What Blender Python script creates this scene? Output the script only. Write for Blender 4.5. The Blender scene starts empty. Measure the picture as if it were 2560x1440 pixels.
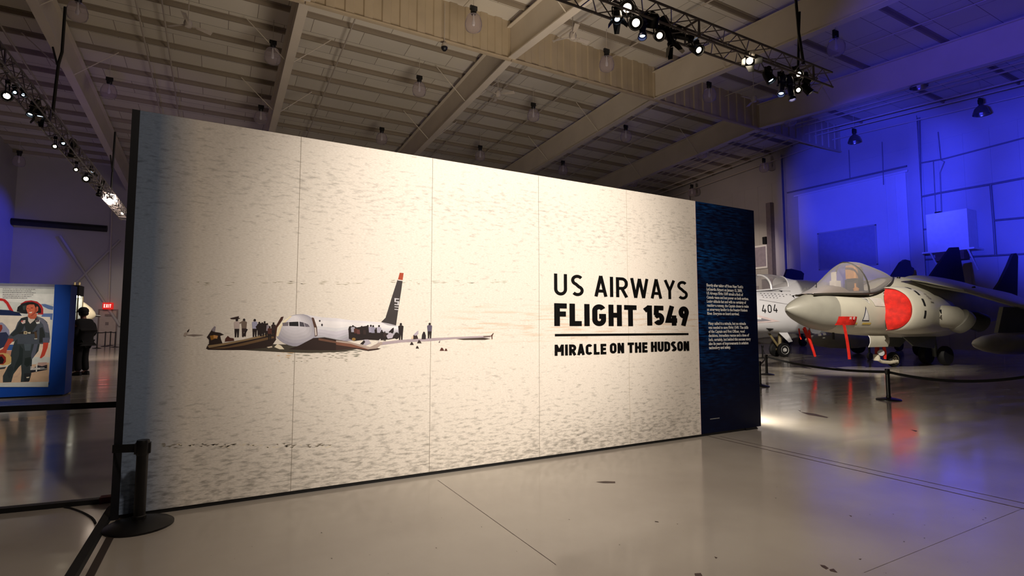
import bpy, bmesh, math, random
from math import sin, cos, pi, radians, sqrt, atan2
from mathutils import Vector, Matrix
random.seed(7)
SC = bpy.context.scene
COL = SC.collection

# ------------------------------------------------------------------ camera
F_PX, PITCH, YAW, EYE = 1328.4, radians(4.276), radians(29.065), 1.32
FW = Vector((sin(YAW) * cos(PITCH), cos(YAW) * cos(PITCH), sin(PITCH)))
RT = Vector((cos(YAW), -sin(YAW), 0))
UP = RT.cross(FW)
CAMP = Vector((0, 0, EYE))
cd = bpy.data.cameras.new('camera')
cam = bpy.data.objects.new('camera', cd)
COL.objects.link(cam)
cam.matrix_world = Matrix(((RT.x, UP.x, -FW.x, 0), (RT.y, UP.y, -FW.y, 0), (RT.z, UP.z, -FW.z, EYE), (0, 0, 0, 1)))
cd.sensor_width = 36.0
cd.lens = 36.0 * F_PX / 2560.0
cd.clip_end = 300
SC.camera = cam

# ------------------------------------------------------------------ view and world
SC.view_settings.view_transform = 'Standard'
SC.view_settings.look = 'None'
SC.view_settings.gamma = 1.0
SC.view_settings.use_curve_mapping = False
SC.view_settings.exposure = 0.0
wd = bpy.data.worlds.new('dim_hall')
SC.world = wd
wd.use_nodes = True
wd.node_tree.nodes['Background'].inputs[0].default_value = (0.55, 0.42, 0.40, 1)
wd.node_tree.nodes['Background'].inputs[1].default_value = 0.010

WARM = (1.0, 0.895, 0.78)
AMBER = (1.0, 0.84, 0.70)
BLUE = (0.032, 0.045, 1.0)
VIOLET = (0.24, 0.10, 1.0)


def spot(name, loc, target, watts, size_deg, blend, col, radius=0.08):
    l = bpy.data.lights.new(name, 'SPOT')
    l.energy = watts
    l.spot_size = radians(size_deg)
    l.spot_blend = blend
    l.color = col
    l.shadow_soft_size = radius
    o = bpy.data.objects.new(name, l)
    COL.objects.link(o)
    o.location = loc
    o.rotation_euler = (Vector(target) - Vector(loc)).to_track_quat('-Z', 'Y').to_euler()
    return o


# stage lamps on the lighting trusses (those over the visitor area hang behind the photographer) and added fills without fixtures
spot('mural_key_lamp', (3.8, -4.2, 6.2), (2.6, 4.62, 2.05), 4100, 31, 0.95, WARM, 0.06)
spot('mural_fill_lamp', (1.4, -3.6, 6.2), (3.3, 4.62, 1.3), 900, 48, 0.8, WARM, 0.06)
spot('visitor_floor_lamp', (2.0, -2.0, 9.0), (3.2, 2.2, 0), 1300, 95, 1.0, AMBER, 0.25)
spot('hall_floor_fill', (3.5, 17.0, 9.5), (0.0, 25.0, 0), 2200, 95, 1.0, AMBER, 0.3)  # added fill over the hall floor, hangs from no truss
spot('left_floor_lamp', (-3.6, 24.0, 6.0), (-6.5, 42.0, 0), 3600, 110, 1.0, AMBER, 0.2)
spot('ceiling_bounce_fill', (9.0, 12.0, 3.6), (9.0, 22.0, 16.0), 3900, 125, 1.0, AMBER, 3.0)  # added soft uplight standing in for bounced floor light, no fixture
spot('poster_lamp', (-1.2, 8.0, 5.4), (-3.75, 13.4, 1.15), 1300, 23, 0.8, (1.0, 0.93, 0.84), 0.05)
spot('jet_key_lamp', (10.9, 4.4, 7.3), (17.2, 9.7, 2.0), 5200, 42, 0.7, WARM, 0.05)
spot('far_jet_lamp', (9.2, 6.1, 6.1), (21.3, 15.9, 2.6), 9000, 15.5, 0.08, WARM, 0.05)
spot('far_wall_warm_lamp', (12.0, 20.0, 6.1), (40.1, 29.6, 6.6), 15000, 15, 0.8, AMBER, 0.08)
spot('far_wall_ambient_fill', (12.0, 20.0, 6.3), (40.1, 31.5, 10.0), 4800, 30, 0.9, (1.0, 0.74, 0.66), 0.1)  # added wide fill that lifts the ambient light on the wall
spot('far_door_warm_fill', (-7.5, 45.5, 6.2), (-5.8, 54.0, 2.2), 420, 70, 1.0, AMBER, 0.1)  # added fill to warm the wall round the exit door
spot('behind_mural_lamp', (6.66, 5.31, 0.42), (8.2, 4.4, 0.1), 130, 165, 0.6, (1.0, 0.9, 0.72), 0.012)
spot('behind_floor_lamp', (9.0, 14.0, 6.0), (11.8, 11.0, 0), 1800, 34, 0.12, WARM, 0.03)
# blue wall washers and added violet fills
spot('blue_wall_lamp', (10.1, 6.1, 5.6), (40.1, 19.6, 11.5), 40000, 22, 0.6, BLUE, 0.05)
spot('blue_wall_low_lamp', (10.2, 6.0, 5.6), (40.1, 20.2, 7.2), 24000, 24, 0.7, BLUE, 0.05)
spot('blue_wall_side_lamp', (10.4, 5.7, 5.6), (40.1, 12.2, 9.7), 40000, 24, 0.8, BLUE, 0.05)
spot('blue_wall_near_lamp', (10.4, 5.6, 5.6), (40.1, 7.5, 7.0), 34000, 28, 0.8, BLUE, 0.05)
spot('roof_beam_violet_fill', (8.6, 4.4, 5.2), (30.8, 10.5, 13.6), 10000, 36, 1.0, (0.07, 0.05, 1.0), 0.1)  # added fill that tints the roof beam, no fixture of its own
spot('violet_far_fill', (-5.2, 27.0, 7.0), (-7.0, 54.0, 12.5), 480, 100, 1.0, VIOLET, 0.2)  # added fill for the violet ambient light at the far left
spot('blue_left_wall_lamp', (-6.0, 50.0, 9.6), (-13.9, 50.6, 6.5), 1500, 75, 0.6, BLUE, 0.1)


# ------------------------------------------------------------------ picture-measured points, put where they stand in the hall
def ray(px, py):
    return FW + RT * ((px - 1280) / F_PX) - UP * ((py - 720) / F_PX)


def on_z(px, py, Z=0.0):
    d = ray(px, py)
    return CAMP + d * ((Z - EYE) / d.z)


def on_y(px, py, Y):
    d = ray(px, py)
    return CAMP + d * (Y / d.y)


def on_x(px, py, X):
    d = ray(px, py)
    return CAMP + d * (X / d.x)


# ------------------------------------------------------------------ materials
def lin(r, g, b):
    f = lambda c: (c / 12.92) if c <= 0.04045 else ((c + 0.055) / 1.055) ** 2.4
    return (f(r / 255.0), f(g / 255.0), f(b / 255.0), 1.0)


def new_mat(name):
    m = bpy.data.materials.new(name)
    m.use_nodes = True
    nt = m.node_tree
    return m, nt, nt.nodes['Principled BSDF']


def mat(name, rgb, rough=0.6, metal=0.0, vary=0.12, scale=4.0, emit=None, es=0.0, spec=0.5, bump=0.0):
    m, nt, b = new_mat(name)
    b.inputs['Roughness'].default_value = rough
    b.inputs['Metallic'].default_value = metal
    b.inputs['Specular IOR Level'].default_value = spec
    c = lin(*rgb)
    if vary > 0:
        tc = nt.nodes.new('ShaderNodeTexCoord')
        n = nt.nodes.new('ShaderNodeTexNoise')
        n.inputs['Scale'].default_value = scale
        n.inputs['Detail'].default_value = 5
        r = nt.nodes.new('ShaderNodeValToRGB')
        r.color_ramp.elements[0].position = 0.3
        r.color_ramp.elements[1].position = 0.7
        r.color_ramp.elements[0].color = [x * (1 - vary) for x in c[:3]] + [1]
        r.color_ramp.elements[1].color = [min(1, x * (1 + vary)) for x in c[:3]] + [1]
        nt.links.new(tc.outputs['Object'], n.inputs['Vector'])
        nt.links.new(n.outputs['Fac'], r.inputs['Fac'])
        nt.links.new(r.outputs['Color'], b.inputs['Base Color'])
        if bump:
            bp = nt.nodes.new('ShaderNodeBump')
            bp.inputs['Strength'].default_value = bump
            bp.inputs['Distance'].default_value = 0.02
            nt.links.new(n.outputs['Fac'], bp.inputs['Height'])
            nt.links.new(bp.outputs['Normal'], b.inputs['Normal'])
    else:
        b.inputs['Base Color'].default_value = c
    if emit:
        b.inputs['Emission Color'].default_value = lin(*emit)
        b.inputs['Emission Strength'].default_value = es
    return m


_pc = {}


def ink(r, g, b, rough=0.6):
    k = (r, g, b)
    if k not in _pc:
        _pc[k] = mat('printed_ink', k, rough, 0, 0.08, 9.0, spec=0.3)
    return _pc[k]


def glass(name, tint, gloss=0.12):
    m, nt, b = new_mat(name)
    nt.nodes.remove(b)
    out = nt.nodes['Material Output']
    t = nt.nodes.new('ShaderNodeBsdfTransparent')
    t.inputs[0].default_value = lin(*tint)
    g = nt.nodes.new('ShaderNodeBsdfGlossy')
    g.inputs['Roughness'].default_value = 0.04
    lw = nt.nodes.new('ShaderNodeLayerWeight')
    lw.inputs[0].default_value = gloss
    mx = nt.nodes.new('ShaderNodeMixShader')
    nt.links.new(lw.outputs['Fresnel'], mx.inputs[0])
    nt.links.new(t.outputs[0], mx.inputs[1])
    nt.links.new(g.outputs[0], mx.inputs[2])
    nt.links.new(mx.outputs[0], out.inputs[0])
    return m


# ------------------------------------------------------------------ mesh builder
class MB:
    def __init__(s):
        s.v, s.f, s.m, s.cur = [], [], [], 0

    def add(s, vs, fs):
        o = len(s.v)
        s.v += [tuple(x) for x in vs]
        s.f += [tuple(o + i for i in f) for f in fs]
        s.m += [s.cur] * len(fs)
        return s

    def box(s, lo, hi, M=None):
        x0, y0, z0 = lo
        x1, y1, z1 = hi
        vs = [Vector(p) for p in ((x0, y0, z0), (x1, y0, z0), (x1, y1, z0), (x0, y1, z0), (x0, y0, z1), (x1, y0, z1), (x1, y1, z1), (x0, y1, z1))]
        if M is not None:
            vs = [M @ p for p in vs]
        return s.add(vs, [(3, 2, 1, 0), (4, 5, 6, 7), (0, 1, 5, 4), (1, 2, 6, 5), (2, 3, 7, 6), (3, 0, 4, 7)])

    def tube(s, a, b, r, n=10, r2=None, caps=True):
        a, b = Vector(a), Vector(b)
        r2 = r if r2 is None else r2
        d = (b - a).normalized()
        u = d.orthogonal().normalized()
        w = d.cross(u)
        vs = []
        for p, rr in ((a, r), (b, r2)):
            for i in range(n):
                t = 2 * pi * i / n
                vs.append(p + u * (rr * cos(t)) + w * (rr * sin(t)))
        fs = [(i, (i + 1) % n, n + (i + 1) % n, n + i) for i in range(n)]
        if caps:
            fs += [tuple(range(n - 1, -1, -1)), tuple(range(n, 2 * n))]
        return s.add(vs, fs)

    def path(s, pts, r, n=8):
        pts = [Vector(p) for p in pts]
        rings = []
        u = None
        for i, p in enumerate(pts):
            d = (pts[min(i + 1, len(pts) - 1)] - pts[max(i - 1, 0)]).normalized()
            if u is None:
                u = d.orthogonal().normalized()
            u = (u - d * u.dot(d)).normalized()
            w = d.cross(u)
            rings.append([p + u * (r * cos(2 * pi * k / n)) + w * (r * sin(2 * pi * k / n)) for k in range(n)])
        return s.loft(rings)

    def loft(s, rings, close=True, caps=True):
        n = len(rings[0])
        vs = [p for r in rings for p in r]
        fs = []
        for i in range(len(rings) - 1):
            for k in range(n if close else n - 1):
                k2 = (k + 1) % n
                fs.append((i * n + k, i * n + k2, (i + 1) * n + k2, (i + 1) * n + k))
        if caps and close:
            fs += [tuple(range(n - 1, -1, -1)), tuple((len(rings) - 1) * n + k for k in range(n))]
        return s.add(vs, fs)

    def lathe(s, prof, org=(0, 0, 0), axis=(0, 0, 1), n=20):
        org, d = Vector(org), Vector(axis).normalized()
        u = d.orthogonal().normalized()
        w = d.cross(u)
        rings = [[org + d * z + u * (r * cos(2 * pi * k / n)) + w * (r * sin(2 * pi * k / n)) for k in range(n)] for r, z in prof]
        return s.loft(rings)

    def poly(s, pts):
        return s.add(pts, [tuple(range(len(pts)))])

    def prism(s, pts, ext):
        e = Vector(ext)
        n = len(pts)
        pts = [Vector(p) for p in pts]
        return s.add(pts + [p + e for p in pts], [tuple(range(n - 1, -1, -1)), tuple(range(n, 2 * n))] + [(i, (i + 1) % n, n + (i + 1) % n, n + i) for i in range(n)])

    def build(s, name, mats, parent=None, smooth=False, fix=True):
        me = bpy.data.meshes.new(name)
        me.from_pydata(s.v, [], s.f)
        mats = mats if isinstance(mats, (list, tuple)) else [mats]
        for m in mats:
            me.materials.append(m)
        for p, i in zip(me.polygons, s.m):
            p.material_index = i
        if fix:
            bm = bmesh.new()
            bm.from_mesh(me)
            bmesh.ops.recalc_face_normals(bm, faces=bm.faces)
            bm.to_mesh(me)
            bm.free()
        if smooth:
            for p in me.polygons:
                p.use_smooth = True
            if smooth != 'all':
                me.set_sharp_from_angle(angle=radians(40))
        o = bpy.data.objects.new(name, me)
        COL.objects.link(o)
        if parent is not None:
            o.parent = parent
        return o


def tag(o, label=None, cat=None, group=None, kind=None):
    if label:
        o['label'] = label
    if cat:
        o['category'] = cat
    if group:
        o['group'] = group
    if kind:
        o['kind'] = kind
    return o


def thing(name, label, cat, loc=(0, 0, 0), rz=0.0, group=None):
    o = bpy.data.objects.new(name, None)
    o.empty_display_size = 0.1
    COL.objects.link(o)
    o.location = loc
    o.rotation_euler = (0, 0, rz)
    return tag(o, label, cat, group)


def copy_tree(o, parent=None):
    c = o.copy()
    COL.objects.link(c)
    c.parent = parent
    for ch in list(o.children):
        copy_tree(ch, c)
    return c


def structure(o):
    o['kind'] = 'structure'
    return o


def hermite(keys, x):
    """smooth interpolation of rows (x, a, b, ...)"""
    if x <= keys[0][0]:
        return keys[0][1:]
    for i in range(len(keys) - 1):
        if x <= keys[i + 1][0]:
            k0, k1 = keys[i], keys[i + 1]
            km, kp = keys[max(i - 1, 0)], keys[min(i + 2, len(keys) - 1)]
            h = k1[0] - k0[0]
            t = (x - k0[0]) / h
            o = []
            for j in range(1, len(k0)):
                d0 = (k1[j] - km[j]) / max(k1[0] - km[0], 1e-6) * h
                d1 = (kp[j] - k0[j]) / max(kp[0] - k0[0], 1e-6) * h
                o.append((2 * t**3 - 3 * t**2 + 1) * k0[j] + (t**3 - 2 * t**2 + t) * d0 + (-2 * t**3 + 3 * t**2) * k1[j] + (t**3 - t**2) * d1)
            return o
    return keys[-1][1:]


M_BLACK = mat('black_paint', (18, 18, 20), 0.45, 0, 0.1)
M_RUBBER = mat('black_rubber', (14, 14, 14), 0.7, 0, 0.15)
M_STEELW = mat('cream_steel_paint', (214, 204, 186), 0.5, 0, 0.05, 0.8)
M_PIPE = mat('pale_pipe_paint', (190, 180, 165), 0.5, 0, 0.05)
M_ALU = mat('dull_aluminium', (120, 116, 112), 0.38, 0.9, 0.1)
M_WHITE = mat('white_paint', (225, 225, 222), 0.4, 0, 0.04)
M_RED = mat('red_cloth', (214, 30, 14), 0.75, 0, 0.25, 7.0, bump=0.5)
M_DARKIN = mat('dark_opening', (10, 10, 9), 0.8, 0, 0)

# ================================================================== THE HALL
RIDGE, W_X, F_Y, L_X, N_Y = 21.88, 40.15, 54.0, -13.9, -12.0
BEAM_X = [-6.8, 2.65, 12.11, 21.62, 30.85]


def roof_low(Y):                       # underside of the roof beams
    return 14.38 - (0.075 * (RIDGE - Y) if Y < RIDGE else 0.05 * (Y - RIDGE))


def deck_z(Y):
    return roof_low(Y) + 1.95


# floor: pale grey epoxy paint, glossy, with scuffs
m, nt, b = new_mat('grey_epoxy_floor')
L = nt.links.new
tc = nt.nodes.new('ShaderNodeTexCoord')
n1 = nt.nodes.new('ShaderNodeTexNoise'); n1.inputs['Scale'].default_value = 0.7; n1.inputs['Detail'].default_value = 6
n2 = nt.nodes.new('ShaderNodeTexNoise'); n2.inputs['Scale'].default_value = 9.0; n2.inputs['Detail'].default_value = 4
mp = nt.nodes.new('ShaderNodeMapping'); mp.inputs['Scale'].default_value = (0.35, 1.6, 1); mp.inputs['Rotation'].default_value = (0, 0, radians(12))
n3 = nt.nodes.new('ShaderNodeTexNoise'); n3.inputs['Scale'].default_value = 1.8; n3.inputs['Detail'].default_value = 7
r1 = nt.nodes.new('ShaderNodeValToRGB')
r1.color_ramp.elements[0].color = lin(158, 150, 140); r1.color_ramp.elements[1].color = lin(176, 169, 158)
r1.color_ramp.elements[0].position = 0.35; r1.color_ramp.elements[1].position = 0.65
L(tc.outputs['Object'], n1.inputs['Vector']); L(tc.outputs['Object'], n2.inputs['Vector'])
L(tc.outputs['Object'], mp.inputs['Vector']); L(mp.outputs['Vector'], n3.inputs['Vector'])
L(n1.outputs['Fac'], r1.inputs['Fac']); L(r1.outputs['Color'], b.inputs['Base Color'])
rr = nt.nodes.new('ShaderNodeMapRange')
rr.inputs['From Min'].default_value = 0.3; rr.inputs['From Max'].default_value = 0.75
rr.inputs['To Min'].default_value = 0.085; rr.inputs['To Max'].default_value = 0.2
L(n3.outputs['Fac'], rr.inputs['Value']); L(rr.outputs['Result'], b.inputs['Roughness'])
bp = nt.nodes.new('ShaderNodeBump'); bp.inputs['Strength'].default_value = 0.05; bp.inputs['Distance'].default_value = 0.004
L(n2.outputs['Fac'], bp.inputs['Height']); L(bp.outputs['Normal'], b.inputs['Normal'])
b.inputs['IOR'].default_value = 1.5
structure(MB().box((L_X, N_Y, -0.2), (W_X + 0.3, F_Y + 0.3, 0)).build('floor', m))

# ceiling deck with insulation panels
m, nt, b = new_mat('ceiling_deck_panels')
tc = nt.nodes.new('ShaderNodeTexCoord')
br = nt.nodes.new('ShaderNodeTexBrick')
br.inputs['Color1'].default_value = lin(226, 220, 204); br.inputs['Color2'].default_value = lin(214, 208, 192); br.inputs['Mortar'].default_value = lin(120, 110, 95)
br.inputs['Scale'].default_value = 1.0; br.inputs['Mortar Size'].default_value = 0.012
br.inputs['Brick Width'].default_value = 2.4; br.inputs['Row Height'].default_value = 1.6
nt.links.new(tc.outputs['Object'], br.inputs['Vector']); nt.links.new(br.outputs['Color'], b.inputs['Base Color'])
b.inputs['Roughness'].default_value = 0.7
dk = MB()
for y0, y1 in ((N_Y, RIDGE), (RIDGE, F_Y + 0.3)):
    z0, z1 = deck_z(y0), deck_z(y1)
    dk.prism([(L_X, y0, z0), (W_X + 0.3, y0, z0), (W_X + 0.3, y1, z1), (L_X, y1, z1)], (0, 0, 0.2))
structure(dk.build('ceiling', m))

# purlins: one run each, parallel to the mural
m_purlin = mat('purlin_paint', (152, 140, 122), 0.6, 0, 0.06, 0.5)
for y in [0.5, 4.3, 8.1, 11.75, 15.4, 20.3] + [23.7 + 1.93 * k for k in range(16)]:
    if True:
        z = deck_z(y)
        p = MB().box((L_X, y - 0.02, z - 0.22), (W_X, y + 0.02, z)).box((L_X, y - 0.02, z - 0.235), (W_X, y + 0.06, z - 0.22)).box((L_X, y - 0.1, z - 0.04), (W_X, y, z - 0.0))
        structure(p.build('ceiling_purlin', m_purlin))

# roof beams: welded I beams, two slopes each
for X in BEAM_X:
    rb = MB()
    for y0, y1 in ((N_Y, RIDGE), (RIDGE, F_Y)):
        a, c = roof_low(y0), roof_low(y1)
        for xa, xb, za, zb in ((-0.19, 0.19, 0, 0.05), (-0.02, 0.02, 0.05, 1.6), (-0.19, 0.19, 1.58, 1.63)):
            rb.prism([(X + xa, y0, a + za), (X + xb, y0, a + za), (X + xb, y0, a + zb), (X + xa, y0, a + zb)], (0, y1 - y0, c - a))
    structure(rb.build('ceiling_beam', M_STEELW))
# knee braces from beam flange up to the purlins
for X in BEAM_X:
    for Y in (17.0, 27.0, 33.0):
        for s in (-1, 1):
            structure(MB().tube((X + s * 0.15, Y, roof_low(Y) + 0.06), (X + s * 1.9, Y, deck_z(Y) - 0.28), 0.022, 6).build('ceiling_brace', M_STEELW))

# draft curtain under the ridge: corrugated sheet, one per bay
xs = [L_X] + BEAM_X + [W_X]
m_curt = mat('corrugated_curtain_paint', (186, 170, 142), 0.6, 0, 0.07, 1.2)
for i in range(len(xs) - 1):
    x0, x1 = xs[i] + 0.03, xs[i + 1] - 0.03
    cu = MB()
    pts, x, q = [], x0, 0
    while x < x1:
        pts.append((x, RIDGE + (0.06 if (q // 2) % 2 else 0.0)))
        q += 1
        x += 0.34 if q % 2 else 0.05
    pts.append((x1, RIDGE))
    cu.loft([[(a, c, 14.38) for a, c in pts], [(a, c, 16.32) for a, c in pts]], close=False)
    cu.box((x0, RIDGE - 0.06, 14.30), (x1, RIDGE + 0.1, 14.40))
    structure(cu.build('ceiling_curtain', m_curt, fix=False))

# right-hand wall (gable) with ribs, columns and a big closed hangar door
m_doorp = mat('pale_door_paint', (206, 202, 196), 0.55, 0, 0.03, 0.6)
m_wall = mat('painted_wall_sheet', (172, 168, 162), 0.55, 0, 0.04, 0.6)
wl = MB()
wl.prism([(W_X, N_Y, 0), (W_X, F_Y, 0), (W_X, F_Y, deck_z(F_Y)), (W_X, RIDGE, deck_z(RIDGE)), (W_X, N_Y, deck_z(N_Y))], (0.3, 0, 0))
for Z in (10.15, 13.35):
    wl.box((W_X - 0.02, N_Y, Z - 0.02), (W_X, F_Y, Z + 0.02))
y = N_Y + 0.6
while y < F_Y:
    if not 17.3 < y < 26:
        wl.box((W_X - 0.025, y - 0.02, 0), (W_X, y + 0.02, 13.4))
    y += 1.3
structure(wl.build('wall_right', m_wall))
for Y in (7.4, 17.0, 26.6, 36.2, 45.8):
    c = MB()
    top = roof_low(Y) + 1.2
    c.box((W_X - 0.5, Y - 0.24, 0), (W_X - 0.46, Y + 0.24, top)).box((W_X - 0.46, Y - 0.02, 0), (W_X, Y + 0.02, top)).box((W_X - 0.05, Y - 0.24, 0), (W_X - 0.02, Y + 0.24, top))
    structure(c.build('trim_column', m_wall))
d = MB().box((W_X - 0.09, 17.75, 0), (W_X - 0.02, 25.3, 11.75))
for y in (19.0, 18.4):
    d.box((W_X - 0.12, y - 0.03, 0), (W_X - 0.08, y + 0.03, 11.6))
d.box((W_X - 0.16, 17.6, 11.72), (W_X - 0.02, 25.6, 11.85))
dr = structure(d.build('door_1', m_doorp))
w = MB().box((W_X - 0.10, 19.8, 5.75), (W_X - 0.088, 23.75, 8.5))
structure(w.build('window_1', mat('painted_over_pane', (150, 150, 160), 0.5, 0, 0.05), None))
fr = MB()
for lo, hi in (((19.7, 8.45), (23.85, 8.55)), ((19.7, 5.7), (19.8, 8.5)), ((23.75, 5.7), (23.85, 8.5)), ((19.7, 5.65), (23.85, 5.75))):
    fr.box((W_X - 0.15, lo[0], lo[1]), (W_X - 0.09, hi[0], hi[1]))
structure(fr.build('trim_1', m_wall))

# far wall, left wall
structure(MB().box((L_X, F_Y, 0), (W_X + 0.3, F_Y + 0.3, deck_z(F_Y) + 0.1)).build('wall_back', m_wall))
structure(MB().prism([(L_X, N_Y, 0), (L_X, F_Y, 0), (L_X, F_Y, deck_z(F_Y)), (L_X, RIDGE, deck_z(RIDGE)), (L_X, N_Y, deck_z(N_Y))], (-0.3, 0, 0)).build('wall_left', m_wall))
fy = F_Y - 0.12
g = MB()
for (a, c) in (((150, 590), (300, 815)), ((300, 600), (140, 755))):
    g.tube(on_y(a[0], a[1], fy), on_y(c[0], c[1], fy), 0.11, 8)
structure(g.build('trim_brace', m_wall))
# exit door in the far wall
a = on_y(250, 776, F_Y); c = on_y(287, 860, F_Y)
dd = MB().box((a.x, F_Y - 0.05, 0), (c.x, F_Y, a.z))
structure(dd.build('door_2', mat('door_paint', (176, 160, 146), 0.5, 0, 0.05)))
dt = MB()
dt.box((a.x - 0.1, F_Y - 0.09, 0), (a.x, F_Y, a.z + 0.1)).box((c.x, F_Y - 0.09, 0), (c.x + 0.1, F_Y, a.z + 0.1)).box((a.x, F_Y - 0.09, a.z), (c.x, F_Y, a.z + 0.1))
dt.box((a.x + 0.35, F_Y - 0.13, a.z - 0.45), (a.x + 0.8, F_Y - 0.05, a.z - 0.3)).box((a.x + 0.4, F_Y - 0.07, a.z - 1.2), (a.x + 0.62, F_Y - 0.05, a.z - 0.95))
structure(dt.build('trim_door', mat('door_trim_paint', (120, 104, 96), 0.5, 0, 0.05)))

# floor joints (double saw-cut) and scuffs are marks in the paint
m_mark = mat('dark_scuff', (74, 58, 52), 0.6, 0, 0.3, 30)
fj = MB()
def floor_strip(mb, p, q, wd, z=0.0012):
    p, q = Vector(p), Vector(q)
    d = (q - p).normalized()
    s = Vector((-d.y, d.x, 0)) * wd / 2
    for v in (p, q): v.z = z
    mb.poly([p - s, q - s, q + s, p + s])
floor_strip(fj, on_z(1760, 1088), on_z(2900, 1351), 0.013)
floor_strip(fj, on_z(1800, 1091), on_z(2900, 1333), 0.010)
floor_strip(fj, on_z(1095, 1201), on_z(1390, 1412), 0.0035)
floor_strip(fj, on_z(2160, 1432), on_z(2560, 1270), 0.0022)
structure(fj.build('floor_joint', m_mark, fix=False))
sc = MB()
random.seed(3)
def scuff(pts, z=0.0014):
    q = []
    for p in pts:
        v = on_z(*p); v.z = z; q.append(v)
    sc.poly(q)
scuff([(1490, 1205), (1512, 1203), (1538, 1204), (1538, 1208), (1508, 1208)])
scuff([(1637, 1303), (1645, 1304), (1647, 1306), (1638, 1305)])
scuff([(2050, 1412), (2062, 1414), (2072, 1421), (2066, 1424), (2054, 1417)])
scuff([(2073, 1424), (2084, 1422), (2094, 1432), (2088, 1431), (2076, 1428)])
scuff([(2146, 1398), (2154, 1397), (2152, 1400)])
scuff([(2122, 1288), (2130, 1290), (2128, 1292)])
scuff([(1736, 1434), (1752, 1433), (1756, 1440), (1738, 1440)])
scuff([(2002, 1030), (2035, 1034), (2070, 1043), (2068, 1045), (2020, 1037)])
scuff([(1995, 1025), (2002, 1027), (2001, 1029)])
scuff([(2275, 1074), (2293, 1077), (2290, 1079)])
scuff([(1786, 1392), (1794, 1394), (1790, 1397)])
for i in range(40):
    x, y = random.uniform(500, 2500), random.uniform(1150, 1435)
    if y < 1290 - 0.14 * (x - 290) + 20: continue
    a = random.uniform(0.8, 2.2)
    scuff([(x, y), (x + 2.2 * a, y + .3 * a), (x + 1.6 * a, y + a)])
tag(sc.build('floor_scuff', m_mark, fix=False), 'small dark scuffs and paint chips scattered over the shiny floor', 'scuff marks', None, 'stuff')

# ------------------------------------------------------------------ pipes under the roof, on the walls
def pipe(name, label, pts, r, cat='pipe', m=M_PIPE, group=None):
    return tag(MB().path(pts, r, 8).build(name, m, None, True), label, cat, group)
for X, ph in ((5.2, 'between the second and third roof beams'), (14.6, 'just right of the third roof beam'), (18.2, 'just left of the fourth roof beam'), (24.6, 'right of the fourth roof beam'), (27.6, 'left of the blue-lit roof beam'), (-2.6, 'right of the leftmost roof beam, farther out'), (-3.6, 'right of the leftmost roof beam, closer in'), (-9.3, 'left of the leftmost roof beam, near one'), (-10.1, 'left of the leftmost roof beam, far one')):
    pts = [(X, y, deck_z(y) - 0.40) for y in (N_Y + 8, RIDGE - 0.3, RIDGE + 0.3, F_Y - 1)] if X not in () else []
    pipe('sprinkler_pipe', 'thin pale sprinkler pipe running under the deck ' + ph, pts, 0.035, group='sprinkler pipes under the roof')
for i, X in enumerate((32.6, 33.6, 34.6, 35.8, 37.0, 39.2)):
    pts = [(X, y, roof_low(y) + 0.55 + 0.1 * (i % 3)) for y in (6, RIDGE, 50)]
    pipe('conduit_run', ('first', 'second', 'third', 'fourth', 'fifth', 'sixth')[i] + ' pipe in from the blue-lit beam, running along the roof edge', pts, 0.045, group='conduits along the roof edge')
wx = W_X - 0.16
M_WP = mat('shade_darkened_pipe', (112, 110, 114), 0.5, 0, 0.08)  # darker even colour stands in for the shadows on the pipes
def wp(*pp): return [on_x(p[0], p[1], wx) for p in pp]
pipe('wall_conduit', 'blue-lit horizontal pipe above the closed hangar door', wp((1968, 482), (2267, 415)), 0.06, 'pipe', M_WP)
pipe('wall_conduit', 'thick pipe across the wall left of the heater box', wp((2292, 494), (2350, 482), (2480, 460), (2570, 443)), 0.06, 'pipe', M_WP)
pipe('wall_conduit', 'highest thin pipe across the right-hand wall', wp((2288, 410), (2360, 397), (2570, 342)), 0.045, 'pipe', M_WP)
pipe('wall_conduit', 'short pipe entering the left side of the heater box', wp((2298, 575), (2346, 569)), 0.05, 'pipe', M_WP)
pipe('wall_conduit', 'pair of low pipes running behind the dark tail fins', wp((2296, 650), (2400, 643), (2570, 634)), 0.05, 'pipe', M_WP)
pipe('wall_conduit', 'upright pipe to the right of the heater box', wp((2476, 460), (2484, 560), (2489, 638)), 0.06, 'pipe', M_WP)
pipe('wall_conduit', 'side pipe branching right from the upright pipe', wp((2484, 551), (2570, 543)), 0.055, 'pipe', M_WP)
pipe('wall_conduit', 'thin cable dropping into the top of the heater box', wp((2345, 330), (2352, 400), (2361, 404), (2350, 432), (2354, 535)), 0.03, 'cable', M_WP)
pipe('wall_conduit', 'thin upright conduit between column and heater box', wp((2333, 400), (2341, 570)), 0.025, 'pipe', M_WP)
pipe('wall_conduit', 'upright conduit hugging the wall column', wp((2296, 295), (2300, 495), (2304, 650)), 0.11, 'pipe', M_WP)
pipe('wall_conduit', 'left one of two cables dropping above the hangar door', wp((2122, 375), (2125, 448)), 0.03, 'cable', M_WP)
pipe('wall_conduit', 'right one of two cables dropping above the hangar door', wp((2205, 355), (2209, 462)), 0.03, 'cable', M_WP)
fyw = F_Y - 0.25
pipe('wall_conduit', 'upright conduit on the far wall above the exit sign', [on_y(281, 470, fyw), on_y(272, 756, fyw)], 0.07)
pipe('wall_conduit', 'black horizontal pipe high on the far left wall', [on_y(-40, 548, F_Y - 0.6), on_y(268, 572, F_Y - 0.6)], 0.26, m=M_BLACK)

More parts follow.
